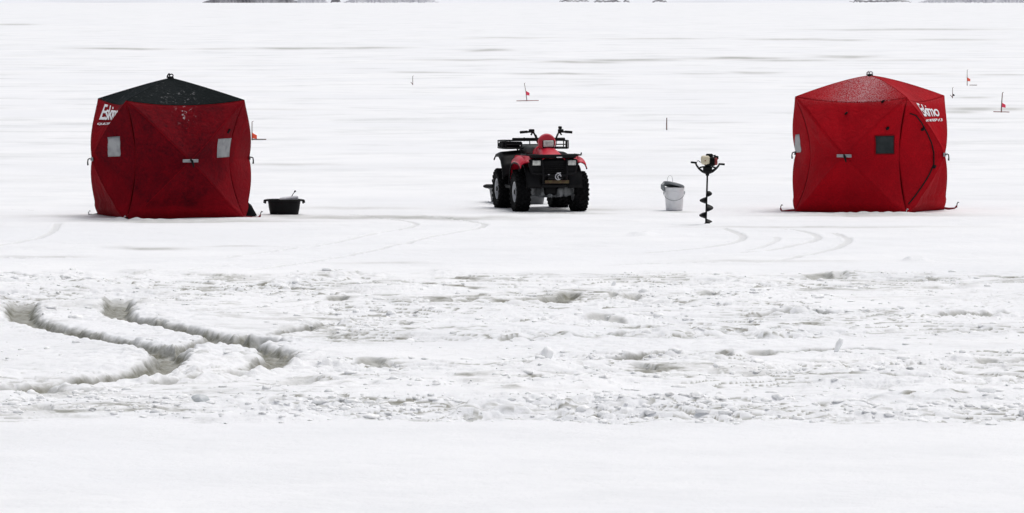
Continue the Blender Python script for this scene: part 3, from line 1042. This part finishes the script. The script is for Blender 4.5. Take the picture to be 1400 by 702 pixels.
b = MB()
b.loft([oval(.17, .13, .0), oval(.205, .155, .012), oval(.225, .175, .12), oval(.235, .185, .20), oval(.262, .205, .203), oval(.266, .209, .222), oval(.258, .203, .228), oval(.236, .186, .222), oval(.222, .172, .12), oval(.20, .15, .03), oval(.1, .08, .025)])
b.build('tub_shell', M['black'], T_, smooth=50)
for sx in (-1, 1):
    b = MB()
    b.tube([(sx * .25, -.07, .213), (sx * .285, -.06, .208), (sx * .29, 0, .185), (sx * .285, .06, .208), (sx * .25, .07, .213)], .014, 8)
    b.rbox((sx * .272, -.02, .190), (.026, .1, .05), .01, 2)
    b.build('handle', M['black'], T_)
tub = (x, y)
b = MB()
b.rbox((0, 0, 0), (.27, .22, .065), .03, 6, fn=lambda p: Vector((p.x, p.y, p.z + .020 * math.sin(38 * p.x) * math.cos(26 * p.y) + .012 * math.sin(70 * p.x + 30 * p.y) + .02 * (p.x > .0))))
o = b.build('plastic_bag', M['bag'], smooth=25)
o.location = (x + .07, y - .03, .212); tag(o, 'crumpled pale plastic bag heaped in the right half of the black tub', 'plastic bag')
b = MB()
b.tube([(0, 0, 0), (.03, 0, .05), (.055, 0, .082)], [.006, .006, .007], 6)
b.tube([(.05, 0, .078), (.065, 0, .098)], .014, 6)
o = b.build('jig_rod', M['strap']); o.location = (x + .10, y - .01, .245)
tag(o, 'short dark rod handle poking up out of the bag in the black tub', 'fishing rod')

# ------------------------------------------------------------------ sled behind the quad bike
x, y = gnd(676, 280.5)
SL = empty('utility_sled', (.08, 86.35, -.01), math.radians(12), label='dark grey plastic tow sled behind the red quad bike', cat='sled')


def sled_sec(rx, ry, z): return oval(rx, ry, z, 36, 4)


b = MB()
b.loft([sled_sec(.32, .58, 0), sled_sec(.34, .61, .015), sled_sec(.365, .66, .21), sled_sec(.385, .70, .215), sled_sec(.385, .70, .235), sled_sec(.34, .655, .23), sled_sec(.28, .58, .04), sled_sec(.1, .2, .035)])
b.build('sled_hull', M['grey_sled'], SL, smooth=45)
for sx in (-1, 1):
    b = MB(); b.tube([(sx * .18, -.55, .004), (sx * .18, .55, .004)], .012, 6); b.build('runner', M['black'], SL)
b = MB()
b.rbox((0, .02, .26), (.80, 1.34, .13), .06, 5, fn=lambda p: Vector((p.x, p.y, p.z * (1 - .6 * abs(p.x) / .4) + .015 * math.sin(9 * p.x + 13 * p.y))))
b.build('sled_cover', M['dark_cloth'], SL, smooth=60)
b = MB(); b.tube([(0, -.70, .2), (.0, -.95, .22), (.05, -1.25, .30)], .012, 6); b.build('tow_bar', M['black_metal'], SL)

# ------------------------------------------------------------------ white bucket with its lid tipped
x, y = gnd(922.2, 287.7); y += .13
BK = empty('bucket', (x, y, -.008), math.radians(-4), label='white plastic bucket standing on the snow beside the ice auger', cat='bucket')
b = MB()
b.lathe([(.0, .003), (.118, .003), (.125, .012), (.139, .27), (.147, .272), (.147, .284), (.141, .286), (.143, .325), (.151, .327), (.151, .340), (.140, .341), (.136, .30), (.121, .02), (.0, .016)], 40)
b.build('bucket_shell', M['white_plastic'], BK, smooth=35)
b = MB()
hp = [(-.150, 0, .28)] + [(.158 * math.cos(t), -.10 * math.sin(t) - .055, .275 - .125 * math.sin(t)) for t in [PI - PI * i / 14 for i in range(15)]] + [(.150, 0, .28)]
b.tube(hp, .0035, 6)
b.build('bail_handle', M['grey_plastic'], BK)
for sx in (-1, 1):
    b = MB(); b.rbox((sx * .150, 0, .265), (.02, .045, .06), .008, 2); b.build('handle_lug', M['white_plastic'], BK)
T_l = Matrix.Translation((-.010, 0, .378)) @ RY(math.radians(12)) @ RX(math.radians(-12))
b = MB()
b.lathe([(.0, .018), (.13, .018), (.155, .014), (.165, .002), (.165, -.028), (.158, -.028), (.156, -.004), (.0, .0)], 40, T_l)
o = b.build('lid', M['grey_plastic'], BK, smooth=35); tag(o, 'grey round lid tipped across the top')
b = MB()
b.tube([(-.14, -.06, .40), (-.165, -.10, .37), (-.165, -.09, .33), (-.15, -.07, .30)], [.03, .033, .03, .02], 8)
b.build('lid_flap', M['grey_plastic'], o)
b = MB()
b.tube([(-.10, -.02, .41), (-.10, -.02, .47), (-.085, -.02, .505), (-.06, -.02, .515), (-.035, -.02, .50), (-.025, -.02, .46), (-.025, -.02, .40)], .0032, 6)
b.build('lid_handle', M['steel'], o)

# ------------------------------------------------------------------ power auger standing in the ice
x, y = gnd(965.0, 307.5)
AU = empty('ice_auger', (x, y, 0), 0, label='black power ice auger standing upright in the snow between bucket and tents', cat='ice auger')
tilt = math.radians(1.7)


def tp(px, py, pz): return (px + pz * math.sin(tilt), py, pz)


b = MB()
b.tube([tp(0, 0, -.05), tp(0, 0, .72)], .0125, 10)
b.rbox(tp(0, 0, .70), (.05, .05, .05), .01, 2)
b.build('shaft', M['black_metal'], AU)
b = MB()
turns = 2.15; n = 90; pit = .205
vs = []
for i in range(n + 1):
    t = i / n; a = t * turns * 2 * PI + math.radians(-15)
    r = .096 * min(1, .35 + t * 14) * (1 - .45 * max(0, (t - .86) / .14)); z = .02 + t * turns * pit
    for q, dz in ((.010, .004), (r, .003), (r, -.003), (.010, -.004)):
        vs.append([q * math.cos(a) + z * math.sin(tilt), q * math.sin(a), z + dz])
b.loft([vs[i * 4:i * 4 + 4] for i in range(n + 1)])
b.build('auger_flighting', M['black_metal'], AU, smooth=50)
b = MB()
b.rbox(tp(.025, -.01, .01), (.085, .02, .045), .006, 1, rot=RY(.5)); b.rbox(tp(-.02, .01, -.005), (.06, .02, .04), .006, 1, rot=RY(-.4))
b.build('cutting_blade', M['black_metal'], AU)
b = MB()
for sx in (-1, 1):
    b.tube([tp(sx * .02, 0, .715), tp(sx * .07, 0, .735), tp(sx * .12, 0, .775), tp(sx * .15, 0, .815), tp(sx * .165, 0, .845)], [.017, .017, .014, .013, .012], 8)
    b.tube([tp(sx * .055, 0, .80), tp(sx * .10, 0, .79), tp(sx * .125, 0, .775)], .011, 8)
b.rbox(tp(0, 0, .765), (.125, .11, .09), .02, 3)
b.tube([tp(-.03, -.06, .74), tp(.04, -.065, .735), tp(.10, -.03, .775)], .01, 6)
b.build('handle_frame', M['black_metal'], AU)
for sx in (-1, 1):
    b = MB()
    b.tube([tp(sx * .150, 0, .838 if sx > 0 else .852), tp(sx * .235, 0, .832 if sx > 0 else .862)], .0145, 10)
    b.build('grip', M['rubber'], AU)
b = MB(); b.tube([tp(-.15, -.01, .875), tp(-.13, -.01, .885), tp(-.10, -.01, .86)], .006, 6); b.build('throttle_lever', M['black_metal'], AU)
b = MB()
b.rbox(tp(.025, 0, .875), (.16, .16, .13), .03, 3)
b.rbox(tp(.02, .0, .955), (.10, .12, .05), .022, 3)
for i in range(5): b.rbox(tp(.045, -.02, .835 + i * .02), (.11, .15, .006), .002, 1)
b.build('engine_block', M['black'], AU, smooth=40)
b = MB(); b.rbox(tp(-.035, -.045, .893), (.125, .12, .125), .035, 4, fn=lambda p: Vector((p.x, p.y, p.z * (1 - .8 * max(0, p.x))))); b.build('engine_cover', M['cream'], AU)
b = MB(); b.rbox(tp(.105, -.03, .875), (.055, .10, .105), .02, 3); b.build('fuel_tank', M['engine_red'], AU)
b = MB(); b.rbox(tp(.115, -.0, .925), (.06, .13, .05), .015, 3); b.tube([tp(.09, -.04, .945), tp(.09, -.04, .965)], .018, 10); b.build('air_filter', M['black'], AU)
b = MB(); b.rbox(tp(-.04, -.108, .885), (.018, .006, .014), .003, 1); b.build('badge', M['engine_red'], AU)

# ------------------------------------------------------------------ tip-ups


def tipup(px, py, h, bar, label, lean=0., flag=None, flag_z=.2, bar_m='reddish_wood', w=.009, spool=False):
    x, y = gnd(px, py)
    o = empty('tip_up', (x, y, gz(x, y)), 0, label=label, cat='tip-up', group='fishing tip-ups over the holes')
    w *= 1.25
    b = MB()
    b.tube([(0, 0, -.08), (lean * h * .45, 0, h * .5), (lean * h, 0, h)], [w * 1.3, w, w * .8], 6)
    b.tube([(lean * h, 0, h - .005), (lean * h + .03, 0, h + .012)], w * .6, 6)
    b.build('upright', M['dark_wood'], o)
    if bar:
        b = MB()
        b.rbox(((bar[0] + bar[1]) / 2, 0, .016), (bar[1] - bar[0], .045, .022), .005, 1, rot=RY(-bar[2]))
        b.build('cross_bar', M[bar_m], o)
    if flag:
        b = MB()
        f = .075 if flag != 'dark' else .04
        b.grid(lambda i, j: (lean * flag_z + .008 + f * 1.3 * i, -.012 - .012 * math.sin(i * 5), flag_z - f * .8 + f * 1.6 * j * (1 - .35 * i) - .015 * i), 5, 4)
        b.build('flag', M['orange' if flag == 'orange' else 'pink' if flag == 'pink' else 'strap'], o, solid=.006)
    if spool:
        b = MB(); b.tube([(0, -.02, .02), (-.07, -.03, .10)], .011, 6); b.build('trip_arm', M['dark_wood'], o)
    return o


tipup(344.6, 191.5, .40, (0, .31, 0), 'tip-up with a small red flag just right of the black roofed tent', flag='orange', flag_z=.10, bar_m='dark_wood')
tipup(720.8, 138.8, .53, (-.32, .34, .02), 'tip-up with a leaning stick and pink flag behind the quad bike', lean=-.16, flag='pink', flag_z=.24)
tipup(564.3, 116.5, .31, None, 'small bare forked tip-up far out, left of the quad bike', spool=True, w=.009)
tipup(1322.3, 117, .54, (.08, .34, 0), 'tall orange flagged tip-up farthest back, right of the all red tent', flag='orange', flag_z=.22, bar_m='dark_wood')
tipup(1302.3, 134.5, .32, None, 'short tip-up with a dark tab, just off the corner of the all red tent roof', flag='dark', flag_z=.11, spool=True, w=.008)
tipup(1368.8, 153.5, .53, (-.21, .22, -.02), 'tip-up with a dark red cross bar and pink flag at the right edge', lean=.06, flag='pink', flag_z=.20, w=.012)
x, y = gnd(911.6, 178.2)
b = MB(); b.tube([(0, 0, -.06), (-.004, 0, .14), (0, 0, .29)], [.015, .015, .012], 6)
o = b.build('marker_stick', M['dark_wood']); o.location = (x, y, 0); tag(o, 'lone dark stick standing in the snow above the white bucket', 'stick')

# ------------------------------------------------------------------ quad bike (forward is -y, origin on the ground under the front axle)
x, y = gnd(751.0, 288.3); y += .05
Q = empty('quad_bike', (x, y, -.012), math.radians(12), label='red and black quad bike parked on the ice facing the viewer', cat='quad bike')


def wheel(px, py, R, w, steer=0.):
    o = empty('wheel', (px, py, R), steer); o.parent = Q
    T = RY(PI / 2)
    b = MB()
    hw = w / 2; ri = R * .50
    prof = [(ri, -hw * .80), (ri + .02, -hw * .95), (R * .78, -hw), (R * .92, -hw * .94), (R * .965, -hw * .75), (R * .975, 0), (R * .965, hw * .75), (R * .92, hw * .94), (R * .78, hw), (ri + .02, hw * .95), (ri, hw * .80)]
    b.lathe(prof, 44, T)
    nl = 22
    for i in range(nl):                     # knobby lugs
        for q, sx in enumerate((-.72, -.25, .25, .72)):
            a = 2 * PI * (i + (.5 if q % 2 else 0)) / nl
            Tm = RX(a) @ Matrix.Translation((sx * hw, 0, R * .975)) @ RZ(.5 if sx > 0 else -.5)
            b.rbox((0, 0, 0), (hw * .42, R * .12, .034), .006, 1, rot=None) if False else b.add(*_lug(hw * .42, R * .13, .036), Tm)
        for sx in (-1, 1):
            a = 2 * PI * i / nl
            b.add(*_lug(.018, R * .12, .05), RX(a) @ Matrix.Translation((sx * hw * .98, 0, R * .88)))
    b.build('tyre', M['rubber'], o, smooth=45)
    b = MB()
    out = -1 if px < 0 else 1
    Tm = RY(PI / 2 * out)
    b.lathe([(ri + .004, hw * .82), (ri + .006, hw * .86), (ri - .012, hw * .80), (ri - .03, hw * .45), (ri * .62, hw * .35), (ri * .52, hw * .58), (ri * .30, hw * .62), (ri * .28, hw * .80), (.001, hw * .82)], 36, Tm)
    b.lathe([(ri + .004, -hw * .82), (ri - .02, -hw * .5), (.03, -hw * .4)], 24, Tm)
    b.build('rim', M['rim'], o, smooth=35)
    b = MB()
    b.lathe([(ri * .26, hw * .83), (ri * .24, hw * .93), (.001, hw * .95)], 20, Tm)
    for i in range(4):
        a = PI / 4 + i * PI / 2
        b.lathe([(.009, hw * .60), (.009, hw * .70), (.001, hw * .71)], 6, Tm @ Matrix.Translation((ri * .40 * math.cos(a), ri * .40 * math.sin(a), 0)))
    b.build('hub_cap', M['black'], o, smooth=35)


def _lug(a, b_, c):
    v = [(sx * a / 2 * (1 if sz < 0 else .8), sy * b_ / 2 * (1 if sz < 0 else .8), sz * c / 2) for sz in (-1, 1) for sy in (-1, 1) for sx in (-1, 1)]
    f = [(0, 2, 3, 1), (4, 5, 7, 6), (0, 1, 5, 4), (2, 6, 7, 3), (0, 4, 6, 2), (1, 3, 7, 5)]
    return v, f


wheel(-.435, 0, .290, .205)
wheel(.435, 0, .290, .205)
wheel(-.415, 1.25, .295, .255)
wheel(.415, 1.25, .295, .255)


def fender(sx, prof, xin, xout, lip, name, m, th=.012):
    b = MB()
    n = len(prof)

    def fn(i, j):
        k = j * (n - 1); a = min(int(k), n - 2); t = k - a
        t2 = t * t * (3 - 2 * t) * .3 + t * .7
        y = prof[a][0] * (1 - t) + prof[a + 1][0] * t
        z = prof[a][1] * (1 - t2) + prof[a + 1][1] * t2
        xx = xin + (xout - xin) * min(1, i * 1.15)
        z2 = z + .035 * (1 - i) - (lip * max(0, (i - .72) / .28) ** 1.6)
        if i > .87: xx = xout + .012 * (i - .87) / .13
        return (sx * xx, y, z2)
    b.grid(fn, 16, 36)
    o = b.build(name, m, Q, smooth=70, solid=th)
    e = MB()
    e.tube([fn(1, j / 36) for j in range(37)], .011, 6)
    e.build('fender_trim', M['black'], o)
    return o


for sx in (-1, 1):
    fender(sx, [(-.29, .715), (-.26, .745), (-.14, .785), (.02, .80), (.18, .80), (.32, .775), (.42, .69), (.47, .58), (.51, .46)], .15, .485, .085, 'front_fender', M['red_plastic'])
    b = MB()                                  # inner mud guard
    b.grid(lambda i, j: (sx * (.20 + .22 * i), .36 * math.cos(PI * (1.0 - .95 * j)) + .0, .32 + .37 * math.sin(PI * (.03 + .95 * j))), 4, 22)
    b.build('mud_guard', M['black'], Q, smooth=60, solid=.01)
    fender(sx, [(.80, .50), (.86, .66), (.98, .78), (1.12, .83), (1.28, .83), (1.40, .81), (1.46, .77)], .15, .51, .05, 'rear_fender', M['black'])
    b = MB()
    b.rbox((sx * .27, .86, .70), (.12, .34, .20), .05, 4, fn=lambda p: Vector((p.x, p.y, p.z)))
    b.build('side_panel', M['red_plastic'], Q)
    b = MB()
    b.rbox((sx * .37, .62, .34), (.22, .50, .035), .012, 2)
    b.tube([(sx * .47, .40, .36), (sx * .485, .62, .35), (sx * .47, .86, .36)], .017, 8)
    b.rbox((sx * .36, .36, .47), (.22, .03, .28), .012, 2, rot=RX(-.25))
    b.build('footrest', M['black'], Q)
    # headlights set in the fascia
    b = MB(); b.rbox((sx * .265, -.329, .722), (.128, .04, .078), .014, 3); hl = b.build('headlight', M['lens'], Q)
    b = MB()
    for (c, sz) in (((sx * .265, -.332, .765), (.15, .04, .012)), ((sx * .265, -.332, .679), (.15, .04, .012)), ((sx * .265 - .070, -.332, .722), (.012, .04, .09)), ((sx * .265 + .070, -.332, .722), (.012, .04, .09))):
        b.rbox(c, sz, .004, 1)
    b.build('bezel', M['black'], hl)
    # suspension arms and struts
    b = MB()
    b.tube([(sx * .10, -.05, .34), (sx * .36, 0, .27)], .018, 8); b.tube([(sx * .10, .15, .34), (sx * .36, .02, .27)], .018, 8)
    b.tube([(sx * .12, -.04, .48), (sx * .35, 0, .37)], .014, 8)
    b.build('suspension_arm', M['black_metal'], Q)
    b = MB()
    b.tube([(sx * .17, .02, .66), (sx * .33, .0, .32)], .022, 8)
    n_ = 60
    b.tube([(sx * (.18 + .12 * t / n_) + .034 * math.cos(t * .8), .02 + .034 * math.sin(t * .8), .63 - .25 * t / n_) for t in range(n_ + 1)], .006, 5)
    b.build('shock_absorber', M['black_metal'], Q)
    b = MB(); b.tube([(sx * .12, .02, .30), (sx * .35, 0, .29)], [.03, .022], 10); b.build('drive_shaft', M['caked'], Q)

# body core, frame
b = MB()
b.rbox((0, .05, .56), (.50, .62, .36), .06, 3, fn=lambda p: Vector((p.x * (1 + .35 * p.z), p.y, p.z)))
b.rbox((0, .62, .50), (.36, .80, .34), .06, 3)
b.rbox((0, 1.15, .55), (.46, .50, .38), .06, 3)
b.build('frame', M['black'], Q, smooth=50)
# front fascia with the grille
b = MB()
b.rbox((0, -.27, .625), (.72, .12, .31), .05, 4, fn=lambda p: Vector((p.x * (1 + .35 * p.z) * 1.0, p.y + .5 * p.x * p.x * (1 if p.y < 0 else 0) * .35, p.z)))
b.rbox((0, -.24, .48), (.58, .10, .18), .04, 3)
b.rbox((0, -.22, .812), (.66, .24, .045), .018, 3)
fa = b.build('front_fascia', M['black'], Q, smooth=50)
b = MB()
for i in range(5): b.rbox((0, -.338, .58 + .028 * i), (.30, .012, .010), .003, 1)
b.build('grille', M['black_metal'], fa)
# bumper / brush guard
b = MB()
for sx in (-1, 1):
    b.tube([(sx * .16, -.22, .40), (sx * .17, -.36, .42), (sx * .175, -.40, .52), (sx * .18, -.385, .66), (sx * .19, -.33, .78)], .015, 8)
    b.tube([(sx * .175, -.395, .56), (sx * .26, -.375, .565), (sx * .33, -.33, .58)], .012, 8)
b.tube([(-.175, -.40, .54), (.175, -.40, .54)], .014, 8)
b.tube([(-.17, -.37, .43), (.17, -.37, .43)], .014, 8)
b.rbox((0, -.30, .385), (.40, .10, .05), .015, 2)
b.build('bumper', M['black_metal'], Q)
# winch, hook, rusty mount
b = MB(); b.rbox((.03, -.385, .447), (.36, .035, .048), .008, 2); b.rbox((-.10, -.39, .46), (.07, .03, .02), .006, 1); b.build('winch_mount', M['rust'], Q)
b = MB()
b.tube([(-.10, -.36, .50), (.12, -.36, .50)], .035, 12)
b.build('winch_drum', M['black_metal'], Q)
b = MB()
b.tube([(.04 + .042 * math.cos(a), -.425, .522 + .045 * math.sin(a)) for a in [i * 2 * PI / 16 for i in range(15)]], .0075, 6)
b.tube([(.075, -.43, .56), (.03, -.432, .53), (.045, -.43, .485)], .008, 6)
b.tube([(.02, -.425, .575), (.08, -.425, .578)], .006, 6)
b.build('tow_hook', M['steel'], Q)
b = MB(); b.rbox((-.085, -.40, .545), (.05, .02, .018), .005, 1, rot=RY(.3)); b.build('tow_cable', M['steel'], Q)
# snow packed round the axle and belly
b = MB()
g = random.Random(4)
for i in range(16):
    t = i / 15
    b.rbox((-.30 + .60 * t, -.02 + .05 * g.random(), .30 - .035 * math.cos((t - .5) * PI) + .02 * g.random()), (.10, .22, .10 + .05 * g.random()), .045, 3, rot=RZ(g.random() * 2))
b.build('caked_snow', M['caked'], Q, smooth=60)
b = MB(); b.rbox((0, .02, .31), (.20, .26, .15), .05, 4); b.rbox((0, 1.22, .30), (.24, .28, .16), .05, 4); b.tube([(-.36, 1.25, .295), (.36, 1.25, .295)], .04, 12)
b.rbox((0, .62, .27), (.30, .9, .03), .012, 2)
b.build('axle_housing', M['black_metal'], Q)
# hood between the fenders
b = MB()
secs = []
for t in range(13):
    q = t / 12
    yy = -.30 + .62 * q
    top = .805 + .15 * math.sin(min(1, q * 1.25) * PI / 2); hw_ = .175 - .045 * q
    sec = []
    for i in range(17):
        a = -PI / 2 + PI * i / 16
        sec.append((hw_ * math.sin(a), yy, .74 + (top - .74) * max(0, math.cos(a)) ** .55))
    secs.append(sec)
b.loft(secs, closed=False, cap=False)
b.build('hood', M['red_plastic'], Q, smooth=50, solid=.01)
cu = bpy.data.curves.new('badge_curve', 'FONT'); cu.body = 'POLARIS'; cu.size = .042; cu.offset = .001; cu.extrude = .002; cu.align_x = 'CENTER'
to = bpy.data.objects.new('badge_curve', cu); COL.objects.link(to)
me = bpy.data.meshes.new_from_object(to.evaluated_get(bpy.context.evaluated_depsgraph_get()))
bpy.data.objects.remove(to); bpy.data.curves.remove(cu)
me.materials.append(M['letter']); me.name = 'badge_lettering'
o = bpy.data.objects.new('badge_lettering', me); COL.objects.link(o); o.parent = Q
o.location = (0, -.318, .815); o.rotation_euler = (math.radians(60), 0, 0)
b = MB(); b.rbox((.07, -.36, .805), (.085, .03, .014), .004, 1); b.build('rack_badge', M['letter'], Q)
# steering pod and handlebars, turned a little
SA = empty('steering', (0, .20, 0), math.radians(-9)); SA.parent = Q
b = MB()
secs = []
for t in range(13):
    q = t / 12
    yy = -.16 + .30 * q
    k = math.sin(PI * min(.98, .30 + .62 * q)) ** .6
    sec = [(.135 * k * math.cos(a), yy, 1.005 + (.135 if math.sin(a) > 0 else .13) * k * math.sin(a)) for a in [2 * PI * i / 28 for i in range(28)]]
    secs.append(sec)
b.loft(secs)
b.build('headlight_pod', M['red_plastic'], SA, smooth=60)
b = MB(); b.rbox((.02, -.165, .985), (.175, .04, .118), .025, 3); p = b.build('pod_bezel', M['black'], SA)
b = MB(); b.rbox((.02, -.182, .992), (.150, .025, .095), .02, 3); b.build('pod_headlight', M['lens'], SA)
b = MB(); b.rbox((0, 0, .90), (.17, .22, .10), .04, 3); b.build('pod_neck', M['black'], SA)
b = MB()
for sx in (-1, 1):
    b.tube([(sx * .05, .05, .96), (sx * .125, .05, 1.00), (sx * .155, .05, 1.09), (sx * .18, .055, 1.145), (sx * .225, .07, 1.165), (sx * .37, .10, 1.155)], .0135, 8)
b.build('handlebar', M['black_metal'], SA)
for sx in (-1, 1):
    b = MB(); b.tube([(sx * .275, .082, 1.162), (sx * .385, .103, 1.154)], .020, 10); b.build('grip', M['rubber'], SA)
    b = MB()
    b.rbox((sx * .215, .055, 1.175), (.085, .06, .055), .015, 2)
    b.tube([(sx * .20, .02, 1.16), (sx * .26, -.02, 1.155), (sx * .35, -.01, 1.15)], .007, 6)
    b.tube([(sx * .205, .04, 1.15), (sx * .225, .03, 1.115)], .012, 6)
    b.build('brake_lever', M['black_metal'], SA)
b = MB(); b.rbox((.205, .05, 1.225), (.055, .05, .04), .012, 2); b.tube([(.205, .05, 1.18), (.205, .05, 1.22)], .012, 6); b.build('reservoir', M['black'], SA)
b = MB(); b.tube([(-.15, .03, 1.12), (-.12, -.05, 1.03), (-.11, -.06, .92), (-.08, 0, .84)], .006, 6); b.build('control_cable', M['rubber'], SA); b = MB(); b.tube([(.16, .03, 1.13), (.15, -.05, 1.02), (.12, -.05, .9)], .006, 6); b.build('control_cable', M['rubber'], SA)
# fuel tank and seat
b = MB(); b.rbox((0, .50, .83), (.26, .34, .20), .07, 4, fn=lambda p: Vector((p.x, p.y, p.z - .25 * p.y))); b.build('tank_cover', M['red_plastic'], Q)
b = MB(); b.rbox((0, .92, .86), (.34, .78, .14), .06, 5, fn=lambda p: Vector((p.x * (1 + .25 * p.y), p.y, p.z + .12 * p.y * p.y))); b.build('seat', M['seat'], Q)
# front rack
b = MB()
z0 = .835
b.tube([(-.40, .10, z0), (-.41, -.30, z0), (-.36, -.37, z0), (.36, -.37, z0), (.41, -.30, z0), (.40, .10, z0)], .011, 8)
for i in range(5): b.tube([(-.41, -.27 + .09 * i, z0), (-.18, -.27 + .09 * i, z0)], .008, 6); b.tube([(.18, -.27 + .09 * i, z0), (.41, -.27 + .09 * i, z0)], .008, 6)
b.rbox((0, -.35, z0 - .01), (.70, .05, .022), .008, 2)
for sx in (-1, 1):
    b.tube([(sx * .30, -.33, z0), (sx * .28, -.29, .74)], .01, 6)
    b.tube([(sx * .405, -.30, z0), (sx * .415, -.31, z0 + .035)], .010, 6)
b.build('front_rack', M['black_metal'], Q)
# rear rack
b = MB()
for z0, r in ((.90, .012), (1.005, .012)):
    b.tube([(-.46, 1.02, z0), (-.50, 1.10, z0), (-.50, 1.42, z0), (-.44, 1.50, z0), (.44, 1.50, z0), (.50, 1.42, z0), (.50, 1.10, z0), (.46, 1.02, z0)], r, 8)
b.tube([(-.46, 1.02, .90), (.46, 1.02, .90)], .012, 8)
b.tube([(-.46, 1.02, .955), (.46, 1.02, .955)], .008, 8)
for x_ in (-.50, .50):
    for y_ in (1.10, 1.26, 1.42): b.tube([(x_, y_, .90), (x_, y_, 1.005)], .009, 6)
for x_ in (-.3, 0, .3): b.tube([(x_, 1.50, .90), (x_, 1.50, 1.005)], .009, 6)
for i in range(9): b.tube([(-.44 + .11 * i, 1.02, .90), (-.44 + .11 * i, 1.50, .90)], .008, 6)
for x_ in (-.46, .46): b.tube([(x_, 1.02, .90), (x_, 1.02, 1.005)], .011, 6)
for x_ in (-.25, .25): b.tube([(x_, 1.2, .90), (x_, 1.2, .80)], .014, 6)
b.build('rear_rack', M['black_metal'], Q).location.x = .03
b = MB(); b.rbox((0, 1.60, .70), (.16, .03, .06), .01, 2); b.build('tail_light', M['red_decal'], Q)
b = MB(); b.tube([(-.10, 1.2, .5), (-.16, 1.45, .46), (-.16, 1.62, .46)], .045, 10); b.build('exhaust', M['black_metal'], Q)


def on_q(lx, ly, lz_):
    p = RZ(math.radians(12)) @ Vector((lx, ly, lz_)); return Vector(Q.location) + p


b = MB(); b.rbox((0, 0, 0), (.30, .34, .085), .03, 3, fn=lambda p: Vector((p.x, p.y, p.z + .01 * math.sin(20 * p.x + 14 * p.y))))
o = b.build('gear_bag', M['dark_cloth']); o.location = on_q(-.32, 1.24, .952); o.rotation_euler = (0, 0, math.radians(12))
tag(o, 'low black gear bag strapped on the rear rack of the quad bike', 'bag')
b = MB(); b.tube([(-.10, -.175, .0), (.10, -.175, .0)], .012, 6); b.build('strap', M['strap'], o)
b = MB(); b.rbox((.11, -.18, -.015), (.02, .012, .02), .004, 1); b.build('buckle', M['letter'], o)
b = MB(); b.tube([(-.40, 0, 0), (-.39, 0, 0), (.39, 0, 0), (.40, 0, 0)], [.018, .024, .024, .018], 10)
o = b.build('rod_case', M['black']); o.location = on_q(.07, 1.06, 1.032); o.rotation_euler = (0, 0, math.radians(12))
tag(o, 'long black tube case lying across the rear rack of the quad bike', 'rod case')
for x_ in (.18, -.22):
    b = MB(); b.tube([(x_, 0, -.03), (x_, 0, .03)], .01, 6); b.build('case_strap', M['strap'], o)

# ------------------------------------------------------------------ light: bright overcast
EL, AZ = math.radians(70), math.radians(48)
w = bpy.data.worlds.new('World'); S.world = w
w.use_nodes = True
nt = w.node_tree
bg = nt.nodes['Background']
sky = nt.nodes.new('ShaderNodeTexSky'); sky.sky_type = 'NISHITA'
sky.sun_disc = False
sky.sun_elevation = EL; sky.sun_rotation = AZ
sky.air_density = 1.0; sky.dust_density = 5.0; sky.ozone_density = 1.0
hs = nt.nodes.new('ShaderNodeHueSaturation'); hs.inputs['Saturation'].default_value = .34
nt.links.new(sky.outputs[0], hs.inputs['Color'])
nt.links.new(hs.outputs[0], bg.inputs['Color'])
bg.inputs['Strength'].default_value = .123
sd = bpy.data.lights.new('sun', 'SUN')
sd.energy = .80; sd.angle = math.radians(35); sd.color = (1, .985, .965)
so = bpy.data.objects.new('sun', sd); COL.objects.link(so)
d = Vector((math.sin(AZ) * math.cos(EL), math.cos(AZ) * math.cos(EL), math.sin(EL)))
so.rotation_euler = d.to_track_quat('Z', 'Y').to_euler()
so.location = (0, 40, 30)

S.view_settings.view_transform = 'Standard'
S.view_settings.look = 'None'
S.view_settings.gamma = 1
S.view_settings.exposure = .035
S.view_settings.use_curve_mapping = False
S.cycles.max_bounces = 8
S.cycles.diffuse_bounces = 5
S.cycles.use_denoising = True
